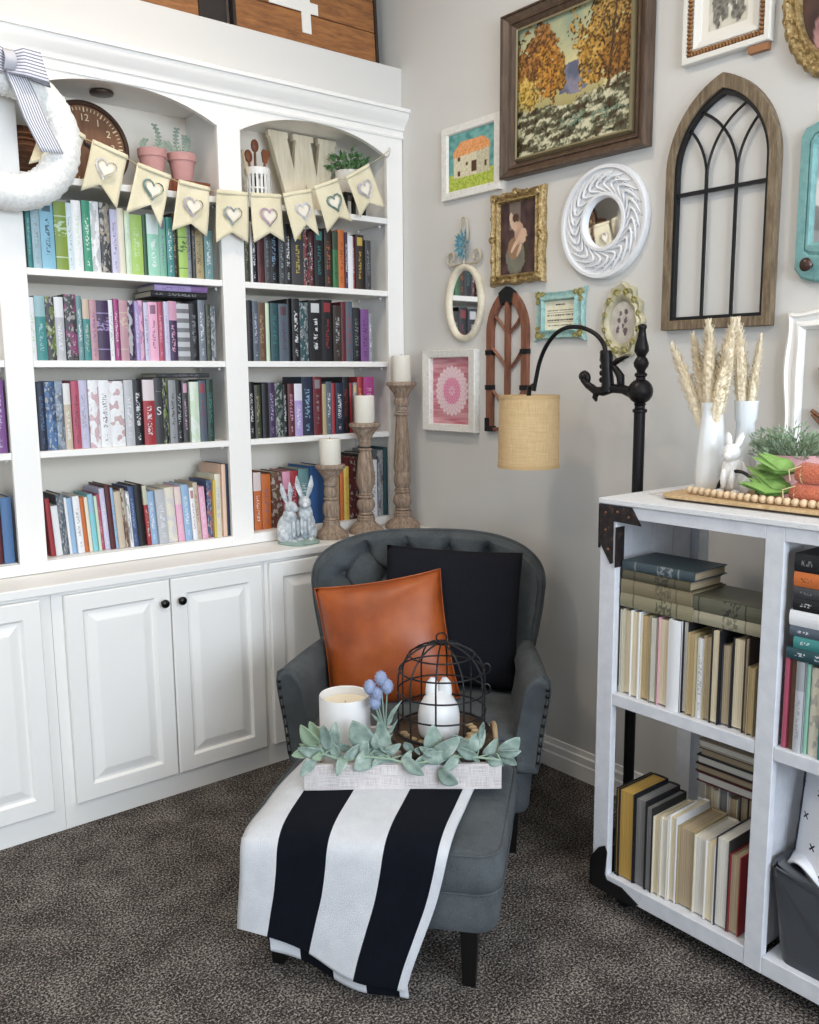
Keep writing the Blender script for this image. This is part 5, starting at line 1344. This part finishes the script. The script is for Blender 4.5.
urow([1.6005,1.611,1.661,1.697,1.719,1.742,1.765,1.788,1.837,1.871,1.9,1.937,1.967],
 'black||y|.25,black||y|.252,black||g|.245,black||g|.235,cream||c|.215,cream||w|.222,white||c|.235,tan||k|.215,cream||w|.21,white||c|.21,charcoal||w|.235,red||k|.205',
 .1005,.015,.215,'lower shelf of white unit','books with fore edges out on the lower shelf of the white unit',d0=.15)
urow([1.74,1.762,1.782,1.812,1.838,1.866,1.9,1.94,1.975],'cream||k|.25,cream||c|.245,white||g|.26,cream||k|.24,charcoal||k|.25,black||k|.26,charcoal||t|.255,black||t|.26',.1005,.215,.25,'back row of lower shelf','back row of books on the lower shelf of the white unit',d0=.15)
# lying stacks
def ulying(w,h,d,cn,stl,ac,x,y,z,rot,label,group,pm=None,spine=True):
    o=make_book(w,h,d,get_bm(cn,stl,ac) if spine else plain(PAL[cn],.6),pm or PAGE2,spine)
    o.matrix_world=UM@Matrix.Translation((x,y,z))@Matrix.Rotation(rot,4,'Z')@Matrix(((0,0,1,0),(0,1,0,0),(-1,0,0,w),(0,0,0,1))); tag(o,label,'book',group); return o
g1='old cloth books lying on top of the upper row'
PAL['old green']='#55503f'; PAL['old blue']='#3d4c52'; PAL['old khaki']='#7d735a'; PAL['old grey']='#5c5b4c'; PAL['old pale']='#9b9580'
z=.852
for (w,h,d,cn,ac,x,rot,lab) in ((.036,.215,.15,'khaki','dark olive',.055,.0,'olive brown antique book, bottom of the left stack on the upper row'),(.036,.21,.145,'old khaki','old green',.056,.0,'khaki antique book, second from bottom in the left stack'),(.024,.20,.14,'old green','black',.060,-.01,'dark olive antique book, second from top in the left stack'),(.024,.21,.145,'old blue','grey',.058,.02,'blue-grey antique book lying on top of the left stack')):
    ulying(w,h,d,cn,'b',ac,x,.02,z,rot,lab,g1,PMS['k']); z+=w+.0006
z=.852
for (w,h,d,cn,ac,x,rot,lab) in ((.030,.205,.15,'old pale','old grey',.244,0,'pale grey antique book, bottom of the right pair on the upper row'),(.036,.205,.15,'old grey','black',.243,.0,'dark grey-green antique book on top of the right pair')):
    ulying(w,h,d,cn,'b',ac,x,.025,z,rot,lab,g1,PMS['k']); z+=w+.0006
z=.3625+.0
g2='books lying on the lower row of the white unit'
for (w,h,d,cn,pm,x,y,rot,lab) in ((.026,.22,.16,'dark red','w',.185,.20,0,'pale-paged book with dark red cover, bottom of the lying stack, lower shelf'),(.022,.225,.16,'maroon','k',.18,.20,0,'pinkish-paged book with maroon cover, second from bottom of lying stack'),(.024,.22,.16,'black','w',.182,.2,0,'pale-paged book with black cover, third in the lying stack'),(.022,.18,.15,'charcoal','k',.19,.2,0,'charcoal book second from the top of the lying stack'),(.020,.19,.15,'beige','w',.185,.2,0,'pale beige book topmost in the lying stack of the lower shelf')):
    ulying(w,h,d,cn,'n','',x,y,z,rot,lab,g2,PMS[pm],spine=False); z+=w+.0006
ulying(.026,.15,.11,'dusty pink','p','white',.03,.23,.3525,0,'small pink patterned book lying behind the dark covered books, lower shelf',g2) if 0 else None
# right column
urow([2.050,2.062,2.078,2.098,2.108,2.135,2.165,2.2,2.24],'rose|n|spine|.21,brown|n|spine|.21,silver|h|spine|.208,mint|n|spine|.205,cream|p|spine|.2,teal|t|spine|.21,navy|t|spine|.21,white|t|spine|.205',.616,.010,.2,'right column of white unit','upright books in the right column of the white unit',spine=True)
z=.8275
g3='stack of books in the right column of the white unit'
for (w,h,d,cn,stl,ac,x,lab) in ((.026,.215,.15,'dark teal','t','white',.515,'dark teal book, bottom of the stack at the right edge'),(.026,.20,.145,'teal','t','white',.530,'bright teal book, second from bottom in the stack at right edge'),(.022,.22,.15,'slate','t','white',.52,'slate blue book, third from bottom in the right edge stack'),(.034,.22,.15,'white','n','',.518,'thick white book in the middle of the right edge stack'),(.028,.205,.14,'black','t','white',.524,'black book with white lettering just above the white one'),(.024,.205,.14,'charcoal','t','grey',.523,'charcoal book just below the orange one in the right edge stack'),(.032,.205,.14,'orange','t','black',.523,'orange book with black lettering near the top of the right edge stack'),(.040,.20,.14,'black','t','grey',.522,'thick black book topmost in the right edge stack')):
    ulying(w,h,d,cn,stl,ac,x,.008,z,0,lab,g3); z+=w+.0006
# bin and pillow
t=thing('storage_bin','dark grey tapered fabric storage bin at the bottom of the right column','bin',(UX,UY,.1005),RW)
m=MB(); L=[]
for z_,e in ((0,.0),(.05,.008),(.20,.026),(.222,.028),(.222,.022),(.20,.020),(.012,-.004)):
    P=rrect(.175+e,.03-e*.6,.33+e,.03); L.append([(x+.706,y-.012,z_+(.010*(x/.2)**2 if z_>.1 else 0)) for x,y in dense(P,.03)])
m.loops(L,True,cap0=True,cap1=True); m.build('bin_body',fabric('bin_felt','#33363c','#484b51',900),t,smooth=40)
n=N('cross_print'); co=n.coord('Object',(1,1,1)); sp=n.n('ShaderNodeSeparateXYZ'); n.t.links.new(co,sp.inputs[0])
def rep(v,off=0): return n.math('SUBTRACT',n.math('FRACT',n.math('ADD',n.math('DIVIDE',v,.062),off+20.0)),.5)
row_=n.math('MULTIPLY',n.math('FLOOR',n.math('ADD',n.math('DIVIDE',sp.outputs[2],.062),20.0)),.5)
ax=n.math('SUBTRACT',n.math('FRACT',n.math('ADD',n.math('ADD',n.math('DIVIDE',sp.outputs[0],.062),row_),20)),.5); az=rep(sp.outputs[2])
p_=n.math('ABSOLUTE',n.math('ADD',ax,az)); q_=n.math('ABSOLUTE',n.math('SUBTRACT',ax,az))
k=n.math('MULTIPLY',n.math('MAXIMUM',n.math('LESS_THAN',p_,.045),n.math('LESS_THAN',q_,.045)),n.math('LESS_THAN',n.math('MAXIMUM',n.math('ABSOLUTE',ax),n.math('ABSOLUTE',az)),.12))
crossm=n.out(n.mix(k,hexc('#dcdce0'),hexc('#2b2b30')),.9)
t=thing('printed_pillow','white pillow with small black crosses and dark piping, in the storage bin','pillow'); 
t.matrix_world=UM@Matrix.Translation((.695,.125,.40))@Matrix.Rotation(-radians(10),4,'X')
pillow(.38,.40,.14,crossm,t,.03,.008,2)
m=MB(); P=[]
for k_ in range(80):
    q=k_/80*4; s=int(q); f=q-s; a,b_=[(-1+2*f,-1),(1,-1+2*f),(1-2*f,1),(-1,1-2*f)][s]
    P.append((.19*a*(1-.03*(1-b_*b_)),.002*sin(k_*2.1),.20*b_*(1-.03*(1-a*a))))
m.tube(P,.004,6,closed=True); m.build('ruffle_piping',plain('#3a3b42',.9),t,smooth=True)
m=MB(); m.grid(lambda u,v:Vector((.515+.10*u,.06-.025*sin(u*pi)+.05*v,.315+.035*sin(u*pi*1.2)*(1-v*.5)-.012*u+.02*v)),10,6); cloth=m.build('folded_cloth',plain('#dfe0e4',.9),None,smooth=180,solid=.006)
cloth.matrix_world=UM@Matrix.Translation((.0,.0,.0)); tag(cloth,'white folded cloth peeking over the left rim of the grey bin','cloth')

# ---------------------------------------------------------------- on top of the unit
TZ1=1.1325
def uthing(nm,lab,cat,x,y,z=TZ1,rot=0,group=None): return thing(nm,lab,cat,(UX+y,UY-x,z),RW+rot,group)
# runner
n=N('runner'); x=n.noise(n.coord('Object',(1,1,1)),90,3); rm=n.out(n.ramp(x,[(.4,'#c9c3c4'),(.6,'#e0dcda')]),.95,0,x,.6,.003)
rn=uthing('table_runner','pale fabric runner on top of the white shelf unit','cloth',0,0)
m=MB(); m.grid(lambda u,v:Vector((-.0+.06+.95*u,.13+.24*v,.0012+.0022*abs(sin(u*14+v*3))*(1 if v<.95 else 1))),60,8); m.build('cloth',rm,rn,smooth=60,solid=.0018,off=1)
m=MB()
for k in range(40): 
    x_=.055; y_=.135+.23*k/39; m.tube([(x_+.006,y_,.003),(x_-.012,y_+.002,.002)],.0012,4)
m.build('fringe',rm,rn)
# wooden board tray
n_=wood('pale_wood','#b18f63','#d4b98f',ns=8)
wt=uthing('serving_board','thin pale wooden board under the vases and carrots','tray',0,0,TZ1+.0055)
m=MB(); P=rrect(.37,.075,.345,.05); m.loops([[(x+.48,y,z) for x,y in P] for z in(0,.008)],True,True,True); m.build('board',n_,wt,bevel=.002)
BZ=TZ1+.0145
milk=plain('#e6eaec',.2,spec=.6)
def hob(a,z): return 1+.018*max(0,sin(12*a+z*40))
def vase_(nm,x,y,lab,h,prof):
    t=uthing('flower_vase',lab,'vase',x,y,BZ,0,'white glass vases'); m=MB(); m.lathe([(r_,z*h) for r_,z in prof],seg=48,fn=lambda a,z:1+.012*cos(12*a)); m.build('vase_body',milk,t,smooth=50); return t
va=vase_('v',.163,.235,'taller-looking left white milk glass vase, behind the white rabbit',.226,[(0,0),(.032,0),(.035,.02),(.037,.12),(.037,.3),(.034,.55),(.028,.8),(.026,.93),(.029,.99),(.029,1),(.027,1),(.025,.92),(.03,.6),(.03,.1),(0,.08)])
vb=vase_('v',.216,.305,'slim right white milk glass vase with square shoulders, by the pink pot',.23,[(0,0),(.034,0),(.036,.03),(.034,.25),(.026,.5),(.022,.75),(.027,.80),(.029,.97),(.030,1),(.026,1),(.024,.82),(.020,.7),(.02,.1),(0,.08)])
pm_=fabric('pampas','#e2d2b2','#f6ebd4',300,.95,.2,30,.002,.3)
def plume(x,y,tip,lab,w=.022,base=.10):
    t=uthing('pampas_plume',lab,'dried flower',x,y,BZ+.03,0,'pampas plumes'); m=MB()
    a=Vector((0,0,0)); tip=Vector(tip); 
    pth=[a.lerp(tip,k/12)+Vector((0,0,0))+Vector((tip.x*.15*sin(pi*k/12)*-1,0,0)) for k in range(13)]
    m.tube(pth[:8],.0022,5); m.build('stalk',plain('#c9b489',.8),t)
    m=MB(); r_=random.Random(int(abs(tip.x)*1000)+3); n0=5
    for k in range(700):
        s=r_.random(); q=s*7.3+4.6; i=int(q); 
        if i>=12: i=11
        c=pth[i].lerp(pth[i+1],q-i if q-i<=1 else 1); ax=(pth[12]-pth[5]).normalized(); a_=r_.uniform(0,2*pi); o1=ax.orthogonal().normalized(); o2=ax.cross(o1); rad=o1*cos(a_)+o2*sin(a_)
        ww=w*1.25*(sin(pi*(.03+.93*s**.85)))**.7*r_.uniform(.7,1.1); tipv=c+rad*ww+ax*r_.uniform(.012,.03); sd=ax.cross(rad)*.0026
        m.add([c-sd,c+sd,tipv+sd*.5,tipv-sd*.3],[(0,1,2,3)])
    core=[pth[i] for i in range(4,13)]; m.tube(core,[.003]+[w*.80*max(.08,sin(pi*(.03+.93*(i/8)**.85)))**.75 for i in range(1,9)],8)
    m.build('plume',pm_,t)
for i,(dx,dy,h,w_) in enumerate(((-.125,.0,.350,.019),(-.078,.02,.372,.019),(-.035,.02,.405,.025),(-.005,-.02,.385,.021),(.035,.02,.405,.025),(.046,-.02,.33,.020))):
    plume(.163,.235,(dx,dy,h-.014),['leftmost pampas plume, leaning far left out of the left vase','thin pampas plume second from left in the left vase','wide pampas plume rising behind the middle of left vase','front pampas plume standing upright in the left vase','tall pampas plume just left of the right vase','pampas plume leaning right in the left vase'][i],w_)
for i,(dx,dy,h,w_) in enumerate(((-.035,.0,.405,.022),(.03,.0,.36,.013))):
    plume(.216,.305,(dx,dy,h-.010),['thick pampas plume in the slim right vase','thin pampas plume leaning right in the slim right vase'][i],w_)
rb=uthing('ceramic_bunny','glossy white ceramic bunny sitting in front of the white vases','figurine',.252,.195,BZ,.15)
m=MB(); gl=plain('#eceae8',.15,spec=.6,coat=.5)
m.ball((0,.012,.045),(.032,.038,.046),18,12); m.ball((0,-.004,.062),(.026,.026,.036),16,10); m.ball((0,-.012,.105),(.022,.026,.024),16,10); m.ball((0,-.034,.099),(.012,.013,.012),10,8)
for s in(-1,1):
    m.ball((s*.024,.014,.025),(.014,.026,.025),12,8); m.ball((s*.020,-.026,.008),(.011,.020,.008),10,6); m.ball((s*.011,-.028,.042),(.008,.009,.026),10,8)
m.ball((0,.05,.03),(.013,.013,.013),10,8); m.build('body',gl,rb,smooth=True)
for s in(-1,1):
    m=MB(); m.tube([(s*.009,-.004,.120),(s*.013,.0,.133),(s*.017,.004,.146),(s*.019,.006,.155)],[.006,.009,.008,.002],10,flat=.5); m.build('ear',gl,rb,smooth=True)
# bead garland
bd=uthing('bead_garland','string of round natural wooden beads along the front of the board','bead garland',0,0,BZ)
beadm=plain('#d8bf9d',.5,vary=.1)
pth=[]
x_=.175
while x_<.84: pth.append((x_,.128-.10*(x_-.175)+.004*sin(x_*14) if x_<.37 else .1085+.004*sin(x_*14),0)); x_+=.0192
for i,p in enumerate(pth):
    m=MB(); m.ball((p[0],p[1],.0098),.0096,14,10); m.build('bead',beadm,bd,smooth=True)
m=MB(); m.tube([(p[0],p[1],.0098) for p in pth],.0015,5); m.build('string',plain('#b69d77',.9),bd)
# pot with greenery
t=uthing('potted_herb','fine-leaved green plant in pink terracotta pot on the white unit','potted plant',.362,.272,BZ)
m=MB(); m.lathe([(0,0),(.045,0),(.058,.07),(.065,.072),(.069,.104),(.063,.104),(.060,.09),(0,.09)],seg=36); m.build('pot',plain('#c79a9c',.7,bump=.15,vary=.06),t,smooth=35)
leafy(t,330,(.10,.07),.085,.014,plain('#8fa487',.7,vary=.35,bscale=300),z0=.088,seed=9,up=.8,stem=True)
# dark wire handle
m=MB(); m.tube([(-.055+.055*cos(a),0,.062*sin(a)) for a in [pi*k/16 for k in range(17)]],.0045,8)
t=uthing('wire_basket','black curved wire hoop standing behind the fabric carrots','basket',.335,.172,BZ); m.build('wire_hoop',DARK,t,smooth=True)
# carrots
carm=fabric('carrot_felt','#b5573a','#d88062',260,.9,.8,25,.006,.3); grm=plain('#7da354',.6,vary=.2,bscale=200)
def carrot(x,y,z,rot,lab,l=.15):
    t=uthing('fabric_carrot',lab,'decorative carrot',x,y,z,rot,'fabric carrots')
    m=MB(); M=Matrix.Rotation(pi/2,3,'Y'); L=[(0,0),(.018,.003),(.026,.018),(.025,.05),(.020,.09),(.011,.13),(.004,l),(0,l+.003)]
    m.lathe(L,(0,0,.026),18,M=M,fn=lambda a,z:1+.05*sin(z*260+a)); m.build('root',carm,t,smooth=True)
    m=MB(); r_=random.Random(int(x*900))
    for k in range(22):
        a=r_.uniform(-.6,.6); d=Vector((-cos(a),sin(a)*.8,r_.uniform(-.15,.55))).normalized(); L_=r_.uniform(.08,.135); s=d.cross(Vector((0,-.5,1))).normalized()*L_*.20; o_=Vector((.004,0,.027)); c=o_
        m.add([c,c+d*L_*.45+s,c+d*L_,c+d*L_*.45-s,c+d*L_*.5+Vector((0,0,.006))],[(0,1,4),(1,2,4),(2,3,4),(3,0,4)])
    m.build('leaves',grm,t)
    m=MB(); m.tube([(.022,.0245*cos(a),.026+.0245*sin(a)) for a in [2*pi*k/16 for k in range(16)]],.0018,5,closed=True); m.tube([(.022,-.02,.045),(.0,-.035,.035),(.01,-.045,.012)],.0015,5); m.build('raffia_tie',plain('#cbb98d',.9),t)
carrot(.432,.150,BZ,-.12,'lower orange fabric carrot with green leaf top, at the right edge')
carrot(.440,.152,BZ+.046,-.02,'upper orange fabric carrot stacked behind the lower one')

# ---------------------------------------------------------------- floor lamp
lm=thing('floor_lamp','dark bronze floor lamp with arched arm and hanging burlap drum shade','lamp',(-.235,-1.380,0),RW)
bz=plain('#1b191b',.38,.55,bump=.1)
m=MB(); m.lathe([(0,0),(.10,0),(.102,.008),(.096,.016),(.08,.022),(.05,.03),(.03,.045),(.02,.07),(0,.07)],seg=40); m.build('base',bz,lm,smooth=40)
m=MB(); m.lathe([(0,.06),(.0165,.06),(.0165,1.335),(.021,1.337),(.021,1.345),(.015,1.348),(.015,1.356),(0,1.356)],seg=24); m.build('pole',bz,lm,smooth=40)
m=MB(); m.lathe([(0,1.354),(.014,1.354),(.018,1.36),(.014,1.366),(0,1.366)]+[],seg=24); m.ball((0,0,1.397),.0365,24,16)
m.lathe([(0,1.43),(.014,1.43),(.013,1.437),(.018,1.441),(.018,1.447),(.012,1.452),(.013,1.458),(.020,1.468),(.022,1.478),(.017,1.49),(.012,1.496),(.014,1.50),(.021,1.512),(.020,1.524),(.013,1.55),(.010,1.572),(.013,1.577),(.012,1.584),(.006,1.588),(0,1.589)],seg=28); m.build('finial',bz,lm,smooth=50)
m=MB()
# bracket: scroll below, upright leaf piece, upper curl
m.tube([(-.025,0,1.392),(-.06,0,1.402),(-.10,0,1.405),(-.135,0,1.396),(-.165,0,1.398),(-.195,0,1.415),(-.212,0,1.432)],[0.0175,0.0137,0.0137,0.0150,0.0125,0.0112,0.0112],10)
m.tube([(-.212+.019*(1-k/22)*cos(a),0,1.438+.019*(1-k/22)*sin(a)) for k,a in enumerate([-.8+4.8*j/18 for j in range(19)])],.0095,8)
m.ball((-.210,0,1.440),(.013,.013,.013),12,8)
m.tube([(-.158,0,1.396),(-.166,0,1.376),(-.16,0,1.366)],[0.0100,0.0088,0.0037],8)
m.tube([(-.118,0,1.395),(-.118,0,1.42),(-.122,0,1.46),(-.126,0,1.50),(-.128,0,1.515)],[0.0213,0.0187,0.0163,0.0200,0.0163],10)
for k in range(5): m.ball((-.142,0,1.43+.02*k),(.008,.008,.009),8,6)
m.tube([(-.10,0,1.40),(-.07,0,1.412),(-.072,0,1.44),(-.09,0,1.462),(-.105,0,1.475)],[0.0100,0.0125,0.0125,0.0100,0.0063],8)
m.tube([(-.108,0,1.47),(-.085,0,1.485),(-.06,0,1.495),(-.045,0,1.497)],[0.0088,0.0088,0.0063,0.0025],8)
m.build('scroll_bracket',bz,lm,smooth=True)
m=MB(); P=[(-.128,0,1.50),(-.135,0,1.53),(-.155,0,1.556),(-.19,0,1.577),(-.235,0,1.590),(-.285,0,1.590),(-.33,0,1.572),(-.368,0,1.535),(-.395,0,1.485),(-.410,0,1.43),(-.418,0,1.395)]
Q=[]
for i in range(len(P)-1):
    g=lambda k: Vector(P[max(0,min(len(P)-1,k))])
    for j in range(4):
        f=j/4; p0,p1,p2,p3=g(i-1),g(i),g(i+1),g(i+2); Q.append(.5*((2*p1)+(-p0+p2)*f+(2*p0-5*p1+4*p2-p3)*f*f+(-p0+3*p1-3*p2+p3)*f*f*f))
Q.append(Vector(P[-1])); m.tube(Q,.0068,10)
m.tube([(-.418,0,1.40),(-.425,0,1.412),(-.437,0,1.405),(-.440,0,1.385),(-.438,0,1.30)],.008,8)
m.build('arched_arm',bz,lm,smooth=True)
n=N('burlap_shade'); co=n.coord('Object',(3,3,260)); x=n.noise(co,6,3,.6); y=n.noise(n.coord('Object',(120,120,6)),5,3)
shm=n.out(n.ramp(n.math('ADD',n.math('MULTIPLY',x,.6),n.math('MULTIPLY',y,.4)),[(.35,'#b89668'),(.6,'#d9bd90')]),.9,0,x,.5,.001)
n.b.inputs['Transmission Weight'].default_value=0
m=MB(); m.lathe([(.0995,1.146),(.101,1.146),(.098,1.380),(.0965,1.380),(.0995,1.146)],(-.438,0,0),56); sh=m.build('lamp_shade',shm,lm,smooth=50)
for z,r_ in((1.150,.1013),(1.375,.0987)): m=MB(); m.lathe([(r_-.002,z-.006),(r_+.0006,z-.006),(r_+.0006,z+.006),(r_-.002,z+.006),(r_-.002,z-.006)],(-.438,0,0),56); m.build('shade_trim',plain('#c2a377',.9),sh,smooth=40)
m=MB()
for k in range(3):
    a=2*pi*k/3+.4; m.tube([(-.438,0,1.372),(-.438+.097*cos(a),.097*sin(a),1.372)],.002,5)
m.ball((-.438,0,1.25),(.028,.028,.04),14,10); m.build('bulb_and_spider',plain('#d8d4cc',.4),lm,smooth=True)

# ---------------------------------------------------------------- light
def area(nm,loc,rot,sx,sy,e,col,spread=pi):
    l=bpy.data.lights.new(nm,'AREA'); l.shape='RECTANGLE'; l.size=sx; l.size_y=sy; l.energy=e; l.color=col; l.spread=spread
    o=bpy.data.objects.new(nm,l); C.objects.link(o); o.location=loc; o.rotation_euler=rot; return o
area('window_daylight_front',(-1.78,YF-.14,1.85),(radians(90),0,0),2.85,1.8,165,(.76,.87,1.0))
area('window_daylight_left',(XL-.14,-3.0,1.65),(radians(90),0,-pi/2),2.8,1.75,16,(.76,.88,1.0))
# unseen ceiling downlights, added and placed to warm and brighten the upper bookcase
for i,(x,y) in enumerate(((-1.3,-.95),(-3.0,-1.1),(-1.2,-3.4),(-3.0,-3.6))):
    t=thing('ceiling_downlight',['round ceiling downlight nearest the corner, above the bookcase','round ceiling downlight above the left bay of the bookcase','round ceiling downlight above the white shelf unit side','round ceiling downlight nearest the window behind the camera'][i],'ceiling light',(x,y,ZT),0,'ceiling downlights')
    m=MB(); m.lathe([(.07,-.001),(.10,-.001),(.10,-.008),(.07,-.006),(.07,-.001)],seg=32); m.build('trim_ring',WHITE,t)
    n=N('lamp_lens'); n.out(hexc('#fff4e0'),.5); n.b.inputs['Emission Color'].default_value=(1,.9,.75,1); n.b.inputs['Emission Strength'].default_value=4
    m=MB(); m.lathe([(0,-.002),(.07,-.002),(.07,-.004),(0,-.004)],seg=32); m.build('lens',n.mat,t)
    l=bpy.data.lights.new('downlight_bulb','AREA'); l.shape='DISK'; l.size=.3; l.energy=12; l.color=(1,.86,.70)
    o=bpy.data.objects.new('downlight_bulb',l); C.objects.link(o); o.location=(x,y,ZT-.02)
w=bpy.data.worlds.new('World'); bpy.context.scene.world=w; w.use_nodes=True
bg=w.node_tree.nodes['Background']; bg.inputs[0].default_value=(.75,.87,1,1); bg.inputs[1].default_value=.6

# ---------------------------------------------------------------- camera
cam=bpy.data.cameras.new('camera'); co_=bpy.data.objects.new('camera',cam); C.objects.link(co_)
cam.sensor_fit='VERTICAL'; cam.sensor_height=24; cam.lens=894.563*24/1024; cam.clip_start=.02
cam.shift_y=1.05/1024
R_=((0.7757146014731738, -0.631029228667219, -0.008304795540515112), (-0.10278391728963789, -0.1133449557042161, -0.9882248668005709), (0.6226574687642572, 0.7674340581340289, -0.15278299318976596))
r_,d_,f_=[Vector(x) for x in R_]
M=Matrix((r_,-d_,-f_)).transposed().to_4x4(); M.translation=Vector((-2.402395554,-2.98583188,1.45))
co_.matrix_world=M
sc=bpy.context.scene; sc.camera=co_
sc.view_settings.view_transform='Standard'; sc.view_settings.look='None'; sc.view_settings.gamma=1; sc.view_settings.exposure=0.29; sc.view_settings.use_curve_mapping=False
for o in list(C.objects):
    if o.get('label','').startswith('charcoal book between red and black books, third row under clock'):
        w_=max(v.co.x for v in o.data.vertices); text_mesh('spine_lettering','S',.04,plain('#d5d5d8',.5),o,(w_/2,-.0042,.115)); text_mesh('spine_lettering','\u2014',.02,plain('#9a9aa0',.5),o,(w_/2,-.0042,.185))
dupl=[k for k,v in LABELS.items() if v>1]
print('LABELS',len(LABELS),'DUP',dupl[:60]); print('LONG',[k for k in LABELS if not 4<=len(k.split())<=16][:40])
